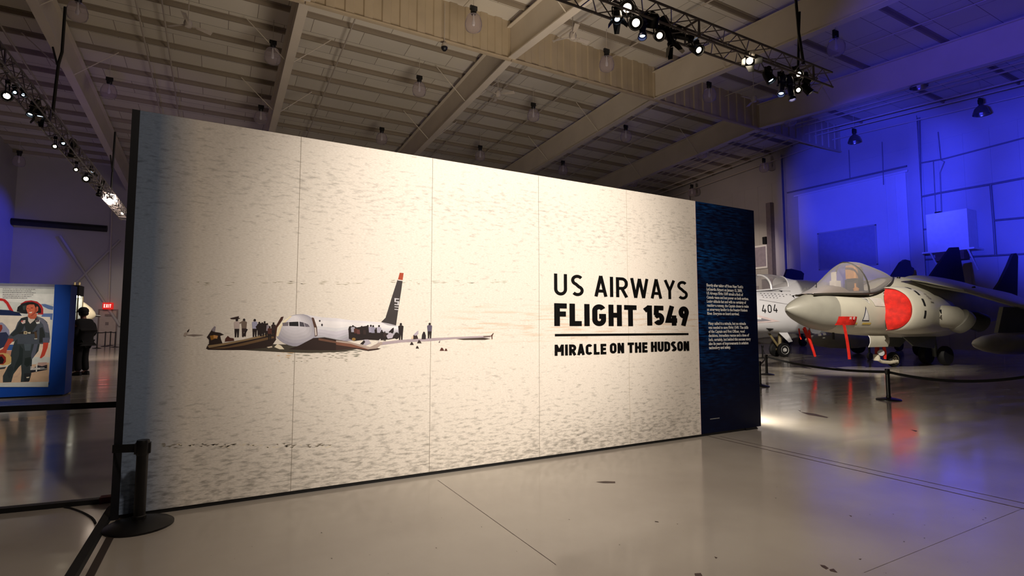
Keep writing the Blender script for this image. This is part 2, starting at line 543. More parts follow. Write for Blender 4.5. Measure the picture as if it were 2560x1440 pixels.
# heater box on the right wall
a = on_x(2345, 637, W_X); c = on_x(2442, 537, W_X)
h = thing('unit_heater', 'big boxy heater unit hung on the blue-lit wall', 'heater', (W_X, (a.y + c.y) / 2, a.z))
hw, hh = abs(a.y - c.y) / 2, 2.45
m_heat = mat('heater_casing', (226, 224, 220), 0.5, 0, 0.04)
MB().box((-1.3, -hw, 0.1), (-0.1, hw, hh)).build('casing', m_heat, h)
MB().box((-1.35, -hw - 0.25, 0), (-0.02, hw + 0.3, 0.1)).build('shelf', m_heat, h)
for s in (-1, 1):
    MB().tube((-1.2, s * hw * .9, 0), (-0.02, s * hw * .9, -1.15), 0.05, 6).build('bracket', m_heat, h)
gr = MB().box((-0.9, -hw * .6, -0.5), (-0.2, hw * .8, 0))
gr.build('burner_tray', mat('rusty_tray', (96, 70, 62), 0.7, 0, 0.2), h)
MB().box((-0.4, hw * .75 - 0.15, hh), (-0.1, hw * .75 + 0.15, hh + 0.25)).build('flue_collar', M_BLACK, h)

# electrical cabinet and duct on the right wall behind the mural edge
a = on_x(1885, 675, W_X); c = on_x(1926, 612, W_X)
e = thing('electrical_cabinet', 'violet-lit electrical cabinet on the wall behind the mural edge', 'cabinet', (W_X, (a.y + c.y) / 2, a.z))
ew = abs(a.y - c.y) / 2
MB().box((-0.5, -ew, 0), (-0.02, ew, c.z - a.z)).build('casing', m_heat, e)
MB().box((-0.54, -ew + .1, .15), (-0.5, ew - .1, c.z - a.z - .15)).build('door', mat('cabinet_door', (150, 140, 150), 0.5), e)
MB().box((-0.5, -ew - 0.45, -3.0), (-0.02, -ew - 0.05, 5.4)).build('riser_duct', mat('duct_metal', (120, 110, 112), 0.5), e)
MB().box((-0.6, -ew - 0.0, 2.0), (-0.05, -ew + 0.3, 2.6)).build('switch_box', M_BLACK, e)

# ------------------------------------------------------------------ pendant bay lamps
m_globe = glass('ribbed_acrylic', (250, 246, 246), 0.08)
_nt = m_globe.node_tree
_d = _nt.nodes.new('ShaderNodeBsdfTranslucent'); _d.inputs[0].default_value = lin(230, 222, 226)
_d2 = _nt.nodes.new('ShaderNodeBsdfDiffuse'); _d2.inputs[0].default_value = lin(220, 212, 218)
_a = _nt.nodes.new('ShaderNodeMixShader'); _nt.links.new(_d.outputs[0], _a.inputs[1]); _nt.links.new(_d2.outputs[0], _a.inputs[2])
_b = _nt.nodes.new('ShaderNodeMixShader'); _b.inputs[0].default_value = 0.28
_o = _nt.nodes['Material Output']; _src = _o.inputs[0].links[0].from_socket
_nt.links.new(_src, _b.inputs[1]); _nt.links.new(_a.outputs[0], _b.inputs[2]); _nt.links.new(_b.outputs[0], _o.inputs[0])
m_bell = mat('spun_metal_bell', (120, 118, 126), 0.3, 0.8, 0.05)
lamp0 = thing('pendant_lamp', 'x', 'lamp', (0, 0, 0))
MB().lathe([(0.10, 0.42), (0.27, 0.34), (0.36, 0.1), (0.37, -0.08), (0.32, -0.25), (0.2, -0.33), (0.02, -0.36)], n=20).build('globe', m_globe, lamp0, True)
MB().lathe([(0.0, 0.72), (0.13, 0.72), (0.13, 0.5), (0.10, 0.42), (0, 0.42)], n=12).box((-0.16, -0.05, 0.62), (0.16, 0.05, 0.80)).build('ballast', M_BLACK, lamp0)
bu = MB().lathe([(0.01, -0.1), (0.06, -0.06), (0.07, 0.05), (0.04, 0.2), (0.03, 0.42)], n=10).build('bulb', M_WHITE, lamp0, True)
MB().tube((0, 0, 0.8), (0, 0, 1.84), 0.012, 6).build('cord', M_PIPE, lamp0)
lampm = thing('pendant_lamp', 'x', 'lamp', (0, 0, 0))
MB().lathe([(0.08, 0.42), (0.14, 0.36), (0.30, 0.2), (0.40, -0.1), (0.41, -0.16), (0.395, -0.16), (0.38, -0.1), (0.28, 0.17), (0.1, 0.34)], n=22).build('shade', m_bell, lampm, True)
MB().lathe([(0.0, 0.72), (0.13, 0.72), (0.13, 0.5), (0.08, 0.42), (0, 0.42)], n=12).box((-0.16, -0.05, 0.62), (0.16, 0.05, 0.80)).build('ballast', M_BLACK, lampm)
MB().lathe([(0.01, -0.2), (0.09, -0.16), (0.1, 0.0), (0.04, 0.2)], n=10).build('bulb', M_WHITE, lampm, True)
MB().tube((0, 0, 0.8), (0, 0, 1.84), 0.012, 6).build('cord', M_PIPE, lampm)
colw = {-12.7: 'far left of the leftmost beam', -5.45: 'just right of the leftmost beam', 1.9: 'beside the second beam', 9.22: 'left of the third beam', 16.5: 'right of the third beam', 23.85: 'right of the fourth beam', 31.2: 'at the blue-lit beam', 38.4: 'near the blue wall'}
roww = {13.0: 'row nearest us', 20.0: 'row before the curtain', 27.0: 'first row past the ridge', 34.5: 'second row past the ridge', 49.5: 'last row', 42.0: 'third row past the ridge'}
have = [(-5.45, 27.0), (-5.45, 34.5), (1.9, 27.0), (1.9, 34.5), (9.22, 20), (9.22, 27), (9.22, 34.5), (16.5, 20), (16.5, 27), (16.5, 34.5), (23.85, 13), (23.85, 20), (23.85, 27), (23.85, 34.5), (31.2, 13), (31.2, 20), (31.2, 27), (31.2, 34.5), (38.4, 13), (38.4, 20), (38.4, 27), (38.4, 34.5), (-12.7, 42), (-12.7, 49.5)]
used = set()
for X, Y in have:
    bell = X > 31 and Y < 21 and not (X < 32 and Y > 15)
    src = lampm if bell else lamp0
    o = src if src.name not in used else copy_tree(src)
    used.add(src.name)
    o.location = (X, Y, roof_low(Y) + 0.12)
    tag(o, ('metal bell lamp ' if bell else 'clear globe lamp ') + colw[X] + ', ' + roww[float(Y)], 'lamp', 'pendant lamps under the hangar roof')

# ceiling fans
fan0 = thing('ceiling_fan', 'x', 'fan')
MB().lathe([(0.0, 0.2), (0.13, 0.2), (0.17, 0.05), (0.13, -0.1), (0.0, -0.14)], n=14).build('motor', M_PIPE, fan0, True)
for k in range(3):
    a = 2 * pi * k / 3 + 0.4
    Mx = Matrix.Rotation(a, 4, 'Z')
    MB().box((0.12, -0.03, 0.0), (0.4, 0.03, 0.03), Mx).prism([Mx @ Vector(p) for p in ((0.35, -0.08, 0.03), (0.95, -0.11, 0.05), (0.95, 0.10, -0.02), (0.35, 0.08, 0.0))], (0, 0, 0.015)).build('blade', M_PIPE, fan0)
MB().tube((0, 0, 0.2), (0, 0, 2.0), 0.02, 6).build('downrod', M_PIPE, fan0)
for i, (x, y, z, ph) in enumerate(((470, 62, 14.2, 'upper left, between the first two roof beams'), (1245, 237, 14.2, 'beyond the curtain, right of the third roof beam'), (1432, 92, 14.1, 'in front of the curtain, above the third roof beam'), (1885, 250, 14.2, 'near the lit end of the lighting truss'))):
    f = fan0 if i == 0 else copy_tree(fan0)
    f.location = on_z(x, y, z)
    f.rotation_euler = (0, 0, i * 0.9)
    tag(f, 'pale three-bladed ceiling fan ' + ph, 'fan', 'ceiling fans')
sp = thing('security_camera', 'small dark dome camera hanging before the corrugated curtain', 'camera', on_z(1111, 118, 14.0))
MB().lathe([(0.0, 0.2), (0.1, 0.18), (0.15, 0.05), (0.16, 0.0), (0, 0)], n=14).build('housing', M_PIPE, sp, True)
MB().lathe([(0.15, 0.0), (0.14, -0.08), (0.08, -0.16), (0.0, -0.18)], n=14).build('dome', M_BLACK, sp, True)
MB().tube((0, 0, 0.2), (0, 0, 2.1), 0.02, 6).build('stem', M_PIPE, sp)

# exit sign
a = on_y(257, 773, fyw); c = on_y(283, 757, fyw)
ex = thing('exit_sign', 'small glowing red exit sign above the far door', 'sign', ((a.x + c.x) / 2, F_Y - 0.06, (a.z + c.z) / 2))
ex.location.y = F_Y - 0.36
hx, hz = (c.x - a.x) / 2, (c.z - a.z) / 2
MB().box((-hx, -0.12, -hz), (hx, 0.36, hz)).build('housing', mat('exit_sign_glow', (160, 20, 16), 0.5, 0, 0, emit=(255, 30, 20), es=0.55), ex)

# ================================================================== LETTERING
def arc(cx, cy, rx, ry, a0, a1, n=14):
    return [(cx + rx * cos(radians(a0 + (a1 - a0) * i / n)), cy + ry * sin(radians(a0 + (a1 - a0) * i / n))) for i in range(n + 1)]


def glyph(ch, t):
    """centre lines of a plain engineering capital, cap height 1; returns (width, [(points, closed)])"""
    h = t / 2
    T, B = 1 - h, h
    w = {'I': t, 'W': 0.92, 'M': 0.74, 'L': 0.5, 'F': 0.5, 'E': 0.5, 'T': 0.58, '1': 0.36, '4': 0.58, '5': 0.52, '9': 0.54, '0': 0.54}.get(ch, 0.6)
    l, r = h, w - h
    m = w / 2
    P = []
    if ch == 'U': P = [([(l, 1), (l, .3)] + arc(m, .3, m - h, .3 - h, 180, 360) + [(r, .3), (r, 1)], 0)]
    elif ch == 'I': P = [([(m, 0), (m, 1)], 0)]
    elif ch == 'S': P = [(arc(m, .74, m - h, .26 - h, 35, 250) + arc(m, .26, m - h, .26 - h, 70, -145), 0)]
    elif ch == 'A': P = [([(l * .8, 0), (m, 1 + t * .1), (w - l * .8, 0)], 0), ([(w * .2, .27), (w * .8, .27)], 0)]
    elif ch == 'R': P = [([(l, 0), (l, 1)], 0), ([(l, T), (r - .2, T)] + arc(r - .22, (T + .45) / 2, .22, (T - .45) / 2, 90, -90) + [(l, .45)], 0), ([(w * .48, .45), (r + h * .1, 0)], 0)]
    elif ch == 'W': P = [([(l * .7, 1), (w * .27, 0), (m, .98), (w * .73, 0), (w - l * .7, 1)], 0)]
    elif ch == 'Y': P = [([(l * .7, 1), (m, .45), (w - l * .7, 1)], 0), ([(m, .47), (m, 0)], 0)]
    elif ch == 'F': P = [([(l, 0), (l, 1)], 0), ([(0, T), (w, T)], 0), ([(l, .53), (w * .93, .53)], 0)]
    elif ch == 'E': P = [([(l, 0), (l, 1)], 0), ([(0, T), (w, T)], 0), ([(l, .51), (w * .93, .51)], 0), ([(0, B), (w, B)], 0)]
    elif ch == 'L': P = [([(l, 0), (l, 1)], 0), ([(0, B), (w, B)], 0)]
    elif ch == 'T': P = [([(m, 0), (m, 1)], 0), ([(0, T), (w, T)], 0)]
    elif ch == 'H': P = [([(l, 0), (l, 1)], 0), ([(r, 0), (r, 1)], 0), ([(l, .51), (r, .51)], 0)]
    elif ch == 'N': P = [([(l, 0), (l, 1)], 0), ([(r, 0), (r, 1)], 0), ([(l, .98), (r, .02)], 0)]
    elif ch == 'M': P = [([(l, 0), (l, 1)], 0), ([(r, 0), (r, 1)], 0), ([(l, .97), (m, .36), (r, .97)], 0)]
    elif ch in 'GC':
        p = arc(m, 1 - .3, m - h, .3 - h, 25, 180) + arc(m, .3, m - h, .3 - h, 180, 335 if ch == 'C' else 360)
        if ch == 'G': p += [(r, .45), (w * .5, .45)]
        P = [(p, 0)]
    elif ch in 'O0': P = [(arc(m, .7, m - h, .3 - h, 0, 180) + arc(m, .3, m - h, .3 - h, 180, 360), 1)]
    elif ch == 'D': P = [([(l, B), (l, T), (m * .9, T)] + arc(r - .26, .7, .26, T - .7, 90, 0) + arc(r - .26, .3, .26, .3 - B, 0, -90) + [(m * .9, B)], 1)]
    elif ch == 'X': P = [([(l * .8, 0), (w - l * .8, 1)], 0), ([(l * .8, 1), (w - l * .8, 0)], 0)]
    elif ch == '1': P = [([(w - h, 0), (w - h, 1)], 0), ([(0.0, .74), (w - h, T + h * .3)], 0)]
    elif ch == '5': P = [([(w * .94, T), (l + .02, T), (l - .0, .52)], 0), ([(l, .56)] + arc(m - .01, .31 + h * .2, m - h + .01, .31 - h, 120, -150), 0)]
    elif ch == '4': P = [([(w * .55, 1), (l * .9, .26), (w, .26)], 0), ([(w * .72, .52), (w * .72, 0)], 0)]
    elif ch == '9': P = [(arc(m, .69, m - h, .31 - h, 0, 360, 22), 1), ([(r + .0, .66), (w * .42, 0)], 0)]
    return w, P


def stroke(mb, pts, t, closed, to3):
    n = len(pts)
    pts = [Vector((p[0], p[1])) for p in pts]
    clean = [pts[0]]
    for p in pts[1:]:
        if (p - clean[-1]).length > 1e-4: clean.append(p)
    pts = clean
    n = len(pts)
    if not closed:
        for i in range(1, n - 1):
            if (pts[i] - pts[i - 1]).normalized().dot((pts[i + 1] - pts[i]).normalized()) < -0.3:
                stroke(mb, [tuple(p) for p in pts[:i + 1]], t, 0, to3)
                stroke(mb, [tuple(p) for p in pts[i:]], t, 0, to3)
                return
    A, Bq = [], []
    for i in range(n):
        d0 = (pts[i] - pts[i - 1]) if (i > 0 or closed) else (pts[1] - pts[0])
        d1 = (pts[(i + 1) % n] - pts[i]) if (i < n - 1 or closed) else (pts[-1] - pts[-2])
        if d0.length < 1e-6: d0 = d1
        if d1.length < 1e-6: d1 = d0
        d0.normalize(); d1.normalize()
        n0, n1 = Vector((-d0.y, d0.x)), Vector((-d1.y, d1.x))
        mn = n0 + n1
        if mn.length < 1e-3: mn = n0.copy()
        mn.normalize()
        k = min(1.0 / max(mn.dot(n0), 0.25), 2.2)
        A.append(pts[i] + mn * (t / 2 * k)); Bq.append(pts[i] - mn * (t / 2 * k))
    for i in range(n if closed else n - 1):
        j = (i + 1) % n
        mb.poly([to3(*A[i]), to3(*A[j]), to3(*Bq[j]), to3(*Bq[i])])


def word(mb, txt, t, gap, to3w, x0, x1, z0, z1, asp=None):
    """one word fitted between x0 and x1, baseline z0, cap line z1"""
    xs, x = [], 0
    for ch in txt:
        w, P = glyph(ch, t)
        xs.append((x, P)); x += w + gap
    tot = x - gap
    A_ = asp or (x1 - x0) / (z1 - z0)
    sx, q_ = A_ / tot, (x1 - x0) / A_
    for xo, P in xs:
        for p, c in P:
            stroke(mb, [((xo + a) * sx, b_) for a, b_ in p], t, c, lambda a, b_: to3w(x0 + a * q_, z0 + b_ * (z1 - z0)))


def text_mesh(name, lines, size, material, parent, loc, rot, line=1.0, sx=1.0, bold=0.0):
    c = bpy.data.curves.new(name, 'FONT')
    c.body = '\n'.join(lines)
    c.size = size
    c.space_line = line
    c.offset = bold
    c.resolution_u = 2
    o = bpy.data.objects.new(name, c)
    COL.objects.link(o)
    bpy.context.view_layer.update()
    me = bpy.data.meshes.new_from_object(o.evaluated_get(bpy.context.evaluated_depsgraph_get()))
    bpy.data.objects.remove(o)
    n = bpy.data.objects.new(name, me)
    COL.objects.link(n)
    me.materials.clear()
    me.materials.append(material)
    n.parent = parent
    n.location = loc
    n.rotation_euler = rot
    n.scale = (sx, 1, 1)
    return n


# ================================================================== THE MURAL WALL
PY = 4.62
PXL, PXR, PZT, PZB = -0.5579, 6.317, 2.903, 0.03
S1, S2, S3, S4, SB = [on_y(x, y, PY).x for x, y in ((740, 780), (1077.5, 780), (1347.5, 750), (1570, 750), (1745, 780))]
root = thing('mural_wall', 'huge freestanding mural wall showing an airliner afloat on pale water', 'exhibit panel', (0, PY, 0))
MB().box((PXL - 0.005, 0.004, 0.03), (PXR, 0.16, PZT)).build('board', M_BLACK, root)
MB().box((PXL + 0.01, 0.012, 0), (PXR - 0.12, 0.15, 0.03)).build('plinth', M_BLACK, root)
MB().box((PXL - 0.03, -0.006, 0.0), (PXL + 0.018, 0.02, PZT)).build('edge_trim', mat('navy_trim', (8, 10, 20), 0.5), root)
MB().prism([(PXR - .3, 0.0, 0), (PXR - .06, 0, 0), (PXR - .09, 0, .028), (PXR - .3, 0, .028)], (0, .15, 0)).build('foot', M_BLACK, root)

# printed water
m, nt, b = new_mat('printed_water')
L = nt.links.new
N = nt.nodes.new
tc = N('ShaderNodeTexCoord')
sep = N('ShaderNodeSeparateXYZ'); L(tc.outputs['Object'], sep.inputs[0])
def nmap(sx, sz, rot=0):
    q = N('ShaderNodeMapping'); q.inputs['Scale'].default_value = (sx, 1, sz); q.inputs['Rotation'].default_value = (0, radians(rot), 0)
    L(tc.outputs['Object'], q.inputs['Vector']); return q
def noise(q, sc, det, ro=0.6):
    n = N('ShaderNodeTexNoise'); n.inputs['Scale'].default_value = sc; n.inputs['Detail'].default_value = det; n.inputs['Roughness'].default_value = ro
    L(q.outputs['Vector'], n.inputs['Vector']); return n
def math_(op, a, c=None):
    n = N('ShaderNodeMath'); n.operation = op
    for i, v in enumerate((a, c)):
        if v is None: continue
        if isinstance(v, (int, float)): n.inputs[i].default_value = v
        else: L(v, n.inputs[i])
    return n.outputs[0]
def mrange(v, a, c, d, e, clamp=True):
    n = N('ShaderNodeMapRange'); n.clamp = clamp
    for i, x in zip(('From Min', 'From Max', 'To Min', 'To Max'), (a, c, d, e)): n.inputs[i].default_value = x
    L(v, n.inputs['Value']); return n.outputs[0]
ripple = noise(nmap(5.0, 19, 5), 2.2, 3, 0.55)
ripple2 = noise(nmap(3.0, 9, -5), 5.0, 3, 0.6)
big = noise(nmap(0.35, 2.2, 3), 1.4, 3)
amt = math_('ADD', mrange(sep.outputs['Z'], 0.05, 1.0, 0.12, 0.008), math_('MULTIPLY', mrange(sep.outputs['Z'], 1.9, 2.45, 0.0, 0.075), mrange(sep.outputs['Z'], 2.55, 2.85, 1.0, 0.0)))
amt = math_('ADD', amt, mrange(big.outputs['Fac'], 0.5, 0.75, 0, 0.05))
thr = math_('SUBTRACT', 0.47, amt)
# dark fleck where ripple < 0.30 + amt
low = math_('SUBTRACT', math_('ADD', 0.325, amt), math_('ADD', math_('MULTIPLY', ripple.outputs['Fac'], 0.62), math_('MULTIPLY', ripple2.outputs['Fac'], 0.38)))
fleck = mrange(low, -0.10, 0.10, 0, 1)
fine = noise(nmap(6, 20, 4), 8.0, 2)
cr = N('ShaderNodeValToRGB')
cr.color_ramp.elements[0].color = lin(222, 213, 201); cr.color_ramp.elements[1].color = lin(243, 236, 226)
cr.color_ramp.elements[0].position = 0.3; cr.color_ramp.elements[1].position = 0.7
L(fine.outputs['Fac'], cr.inputs['Fac'])
mx = N('ShaderNodeMix'); mx.data_type = 'RGBA'
L(math_('MULTIPLY', fleck, mrange(sep.outputs['Z'], 0.2, 1.0, 0.8, 0.6)), mx.inputs['Factor']); L(cr.outputs['Color'], mx.inputs['A']); mx.inputs['B'].default_value = lin(126, 121, 112)
# blue-grey light falloff painted into the left end, tan ripples right of the aircraft
edge = mrange(sep.outputs['X'], -0.42, -0.16, 0.9, 0.0)
mx2 = N('ShaderNodeMix'); mx2.data_type = 'RGBA'; mx2.blend_type = 'MULTIPLY'
L(edge, mx2.inputs['Factor']); L(mx.outputs['Result'], mx2.inputs['A']); mx2.inputs['B'].default_value = lin(116, 146, 190)
tan = noise(nmap(0.9, 12, 4), 2.6, 3)
tanm = math_('MULTIPLY', mrange(tan.outputs['Fac'], 0.5, 0.62, 0, 1), math_('MULTIPLY', mrange(math_('ABSOLUTE', math_('SUBTRACT', sep.outputs['Z'], 1.36)), 0.05, 0.26, 1, 0), mrange(sep.outputs['X'], 1.75, 2.2, 0, 0.5)))
mx3 = N('ShaderNodeMix'); mx3.data_type = 'RGBA'
L(tanm, mx3.inputs['Factor']); L(mx2.outputs['Result'], mx3.inputs['A']); mx3.inputs['B'].default_value = lin(206, 172, 136)
L(mx3.outputs['Result'], b.inputs['Base Color'])
b.inputs['Roughness'].default_value = 0.5
b.inputs['Specular IOR Level'].default_value = 0.25
MB().poly([(PXL + .018, 0, PZB), (SB, 0, PZB), (SB, 0, PZT), (PXL + .018, 0, PZT)]).build('photo_print', m, root)

# dark blue text panel
m, nt, b = new_mat('printed_night_water')
L = nt.links.new; N = nt.nodes.new
tc = N('ShaderNodeTexCoord')
sep = N('ShaderNodeSeparateXYZ'); L(tc.outputs['Object'], sep.inputs[0])
a1 = noise(nmap(3.0, 22, 5), 2.2, 4, 0.6)
a2 = noise(nmap(0.8, 3, 0), 1.3, 2)
v = math_('MULTIPLY', mrange(a1.outputs['Fac'], 0.42, 0.72, 0, 1), mrange(a2.outputs['Fac'], 0.35, 0.65, 0.25, 1.0))
v = math_('MULTIPLY', v, mrange(sep.outputs['X'], 5.3, 6.2, 1.0, 0.12))
v = math_('MULTIPLY', v, mrange(sep.outputs['Z'], 0.3, 1.4, 0.1, 1.0))
mx = N('ShaderNodeMix'); mx.data_type = 'RGBA'
L(v, mx.inputs['Factor']); mx.inputs['A'].default_value = lin(2, 6, 34); mx.inputs['B'].default_value = lin(14, 80, 150)
L(mx.outputs['Result'], b.inputs['Base Color'])
b.inputs['Roughness'].default_value = 0.5
b.inputs['Specular IOR Level'].default_value = 0.2
tp = MB().poly([(SB, 0, PZB), (PXR, 0, PZB), (PXR, 0, PZT), (SB, 0, PZT)]).build('text_panel', m, root)
MB().box((SB - 0.006, -0.002, PZB), (SB, 0.0, PZT)).build('joint_strip', ink(236, 214, 216), root)
m_seam = mat('board_seam', (140, 130, 116), 0.7, 0, 0)
for x in (S1, S2, S3, S4):
    MB().box((x - 0.0017, -0.0012, PZB), (x + 0.0017, 0.0, PZT)).build('board_seam', m_seam if x < 3.5 else mat('faint_seam', (190, 178, 160), 0.7, 0, 0), root)


def pp(px, py, k):
    v = on_y(px, py, PY)
    return (v.x, -0.0008 - 0.0005 * k, v.z)


# headline
m_head = mat('glossy_black_vinyl', (6, 5, 5), 0.4, 0, 0, spec=0.25)
hd = MB()
XC = lambda u: 1340 + u / 5.143
YC = lambda v: 640 + v / 5.143
def title(txt, u0, u1, v0t, v0b, v1t, v1b, t, gap):
    z1 = on_y(XC(u0), YC(v0t), PY).z
    z0 = on_y(XC(u0), YC(v0b), PY).z
    x0, x1 = on_y(XC(u0), YC(v0b), PY).x, on_y(XC(u1), YC(v1b), PY).x
    word(hd, txt, t, gap, lambda x, z: (x, -0.002 - 1e-5 * len(hd.f), z), x0, x1, z0, z1, (u1 - u0) / (v0b - v0t))
title('US', 233, 612, 224, 505, 0, 505, 0.145, 0.20)
title('AIRWAYS', 755, 1950, 255, 519, 0, 551, 0.145, 0.16)
title('FLIGHT', 234, 1295, 606, 900, 0, 898, 0.225, 0.11)
title('1549', 1398, 1966, 634, 894, 0, 892, 0.235, 0.09)
title('MIRACLE', 238, 902, 1140, 1283, 0, 1258, 0.235, 0.09)
title('ON', 948, 1132, 1119, 1253, 0, 1250, 0.235, 0.09)
title('THE', 1178, 1432, 1113, 1246, 0, 1238, 0.235, 0.09)
title('HUDSON', 1478, 1966, 1103, 1232, 0, 1215, 0.235, 0.09)
a, c = on_y(XC(242), YC(1024), PY), on_y(XC(1960), YC(998), PY)
zr = (a.z + c.z) / 2
hd.poly([(a.x, -0.002, zr - .0125), (c.x, -0.002, zr - .0125), (c.x, -0.002, zr + .0125), (a.x, -0.002, zr + .0125)])
hd.build('headline', m_head, root, fix=False)

m_txt = mat('white_vinyl_text', (238, 236, 230), 0.5, 0, 0)
la = ['Shortly after taking off from New York\u2019s', 'LaGuardia Airport on January 15, 2009,', 'US Airways Flight 1549 struck a flock of', 'Canada geese and lost power on both engines.', 'Losing altitude fast and with no certainty of', 'reaching a runway, the Captain chose to make', 'an emergency landing in the freezing Hudson', 'River. Everyone on board survived.']
lb = ['Many called it a miracle, but no miracle', 'was needed to save Flight 1549. The skills', 'of the Captain and First Officer, good', 'decisions, immediate rescue and a dose of', 'luck, certainly, but behind this success story', 'also lie years of improvements in aviation', 'technology and safety.']
for nm, ls, p0, p1, px_w, wl in (('body_text', la, (1768, 713), (1769.5, 787), (1768, 1873), 3), ('body_text', lb, (1770, 809), (1771.5, 873), (1770, 1875), 4)):
    a, c = on_y(*p0, PY), on_y(*p1, PY)
    step = (a.z - c.z) / (len(ls) - 1)
    o = text_mesh(nm, ls, step * 1.0, m_txt, root, (0, 0, 0), (pi / 2, 0, 0), bold=0.0017)
    xs_ = [v.co.x for v in o.data.vertices]; ys_ = [v.co.y for v in o.data.vertices]
    pitch = (max(ys_) - min(ys_)) / (len(ls) - 0.35)
    sy = step / pitch
    x0, x1 = on_y(px_w[0], 800, PY).x, on_y(px_w[1], 800, PY).x
    o.scale = ((x1 - x0) / (max(xs_) - min(xs_)), sy, 1)
    o.location = (x0 - min(xs_) * o.scale[0], -0.0015, a.z + step * 0.42 - max(ys_) * sy)
cr_ = MB()
a = on_y(1775, 1048, PY)
x = a.x
random.seed(11)
while x < a.x + 0.17:
    w_ = random.uniform(.004, .011)
    cr_.poly([(x, -.0015, a.z - .004), (x + w_, -.0015, a.z - .004), (x + w_, -.0015, a.z + .006), (x, -.0015, a.z + .006)])
    x += w_ + .0025
cr_.build('credit_line', mat('grey_vinyl_text', (150, 150, 150), 0.5, 0, 0), root, fix=False)

# ------------------------------------------------------------------ the printed airliner (flat ink on the print)
A = lambda u, v: (440 + u * 0.18753, 650 + v * 0.1875)
Bp = lambda u, v: (840 + u * 0.1875, 650 + v * 0.1875)


class Print:
    def __init__(s, P):
        s.P, s.mb, s.mats, s.k = P, MB(), [], 0

    def poly(s, rgb, pts, f=lambda u, v: (u, v)):
        mt = ink(*rgb)
        if mt not in s.mats: s.mats.append(mt)
        s.mb.cur = s.mats.index(mt)
        s.k += 1
        s.mb.poly([s.P(*f(*p), s.k) for p in pts])

    def blob(s, rgb, cx, cy, rx, ry, f=lambda u, v: (u, v), n=12, rot=0):
        c, q = cos(radians(rot)), sin(radians(rot))
        s.poly(rgb, [(cx + rx * cos(2 * pi * i / n) * c - ry * sin(2 * pi * i / n) * q, cy + rx * cos(2 * pi * i / n) * q + ry * sin(2 * pi * i / n) * c) for i in range(n)], f)

    def build(s, name, root):
        return s.mb.build(name, s.mats, root, fix=False)


random.seed(5)
pr = Print(lambda x, y, k: (on_y(x, y, PY).x, -0.0005 - 0.00001 * k, on_y(x, y, PY).z))
SK, DK, DB, RB = (196, 168, 142), (34, 22, 22), (52, 36, 34), (84, 44, 36)
# reflections and shadow on the water
for i in range(70):
    t = random.random()
    u = random.uniform(1300, 2420); v = 1205 + random.random() ** 1.6 * 150
    k = 1 - (v - 1205) / 170
    warm = u < 1470
    c0 = (226, 190, 146) if warm else (132, 132, 120)
    w_ = random.uniform(40, 130) * k + 20
    pr.poly(tuple(int(a * (.45 + .55 * k) + b_ * .55 * (1 - k)) for a, b_ in zip(c0, (218, 206, 186))) if not warm else c0, [(u, v), (u + w_ * .5, v - 5), (u + w_, v - 1), (u + w_ * .6, v + 5)], A)
pr.poly((70, 64, 54), [(396, 1150), (900, 1200), (1400, 1228), (1800, 1240), (2250, 1222), (2440, 1180), (2400, 1150), (1200, 1120)], A)
# far wing beyond the right slide
pr.poly((172, 158, 166), [(560, 1100), (860, 1064), (1300, 1040), (1960, 1012), (2060, 1010), (2066, 1030), (1960, 1038), (1600, 1052), (1250, 1082), (860, 1100), (640, 1130), (500, 1150)], Bp)
pr.poly((70, 58, 50), [(1600, 1052), (1960, 1034), (2060, 1050), (1980, 1066), (1700, 1066)], Bp)
pr.poly((110, 92, 84), [(1960, 1012), (2060, 1008), (2060, 1022), (1970, 1030)], Bp)
pr.poly((92, 60, 50), [(2060, 1012), (2096, 972), (2104, 976), (2086, 1014), (2086, 1056), (2074, 1056), (2072, 1022)], Bp)
pr.poly((120, 108, 108), [(1370, 1092), (1390, 1066), (1384, 1104), (1368, 1106)], Bp)
# fuselage in soft tonal bands, nose in nested tones
FT = [A(1700, 722), A(1950, 765), A(2134, 775), Bp(160, 798), Bp(330, 810), Bp(620, 832), Bp(840, 880)]
FB = [A(1700, 1130), A(1950, 1130), A(2134, 1180), Bp(160, 1080), Bp(330, 1070), Bp(620, 1058), Bp(838, 985)]
def mixc(a, b_, t): return tuple(int(round((x * (1 - t) + y * t) / 3) * 3) for x, y in zip(a, b_))
NB = 9
for i in range(NB):
    t0, t1 = i / NB, 1.0
    tm = (i + .5) / NB
    c = mixc((226, 224, 230), (243, 240, 243), tm / .22) if tm < .22 else (mixc((243, 240, 243), (204, 202, 213), (tm - .22) / .33) if tm < .55 else mixc((204, 202, 213), (152, 150, 160), (tm - .55) / .45))
    up = [(a[0] + (b_[0] - a[0]) * t0, a[1] + (b_[1] - a[1]) * t0) for a, b_ in zip(FT, FB)]
    pr.poly(c, up + FB[::-1])
NO = [(1440, 800), (1480, 772), (1520, 748), (1560, 735), (1600, 726), (1690, 722), (1745, 736), (1790, 760), (1825, 792), (1850, 830), (1868, 885), (1880, 940), (1880, 1000), (1868, 1050), (1840, 1085), (1800, 1110), (1750, 1128), (1700, 1140), (1630, 1150), (1560, 1150), (1500, 1135), (1440, 1110), (1390, 1078), (1350, 1040), (1332, 1000), (1326, 960), (1340, 910), (1360, 880), (1390, 850)]
for i in range(9):
    t = i / 8
    k = 1 - .105 * i
    cx_, cy_ = 1600 - 38 * t, 930 - 150 * t
    pr.poly(mixc((166, 163, 178), (241, 238, 243), t ** .8), [(cx_ + (u - 1600) * k, max(cy_ + (v - 930) * k, 722 + 8 * t)) for u, v in NO], A)
pr.poly((250, 232, 196), [(1440, 800), (1520, 748), (1548, 746), (1490, 800), (1410, 884), (1388, 950), (1362, 1020), (1340, 1016), (1326, 960), (1340, 910), (1390, 850)], A)
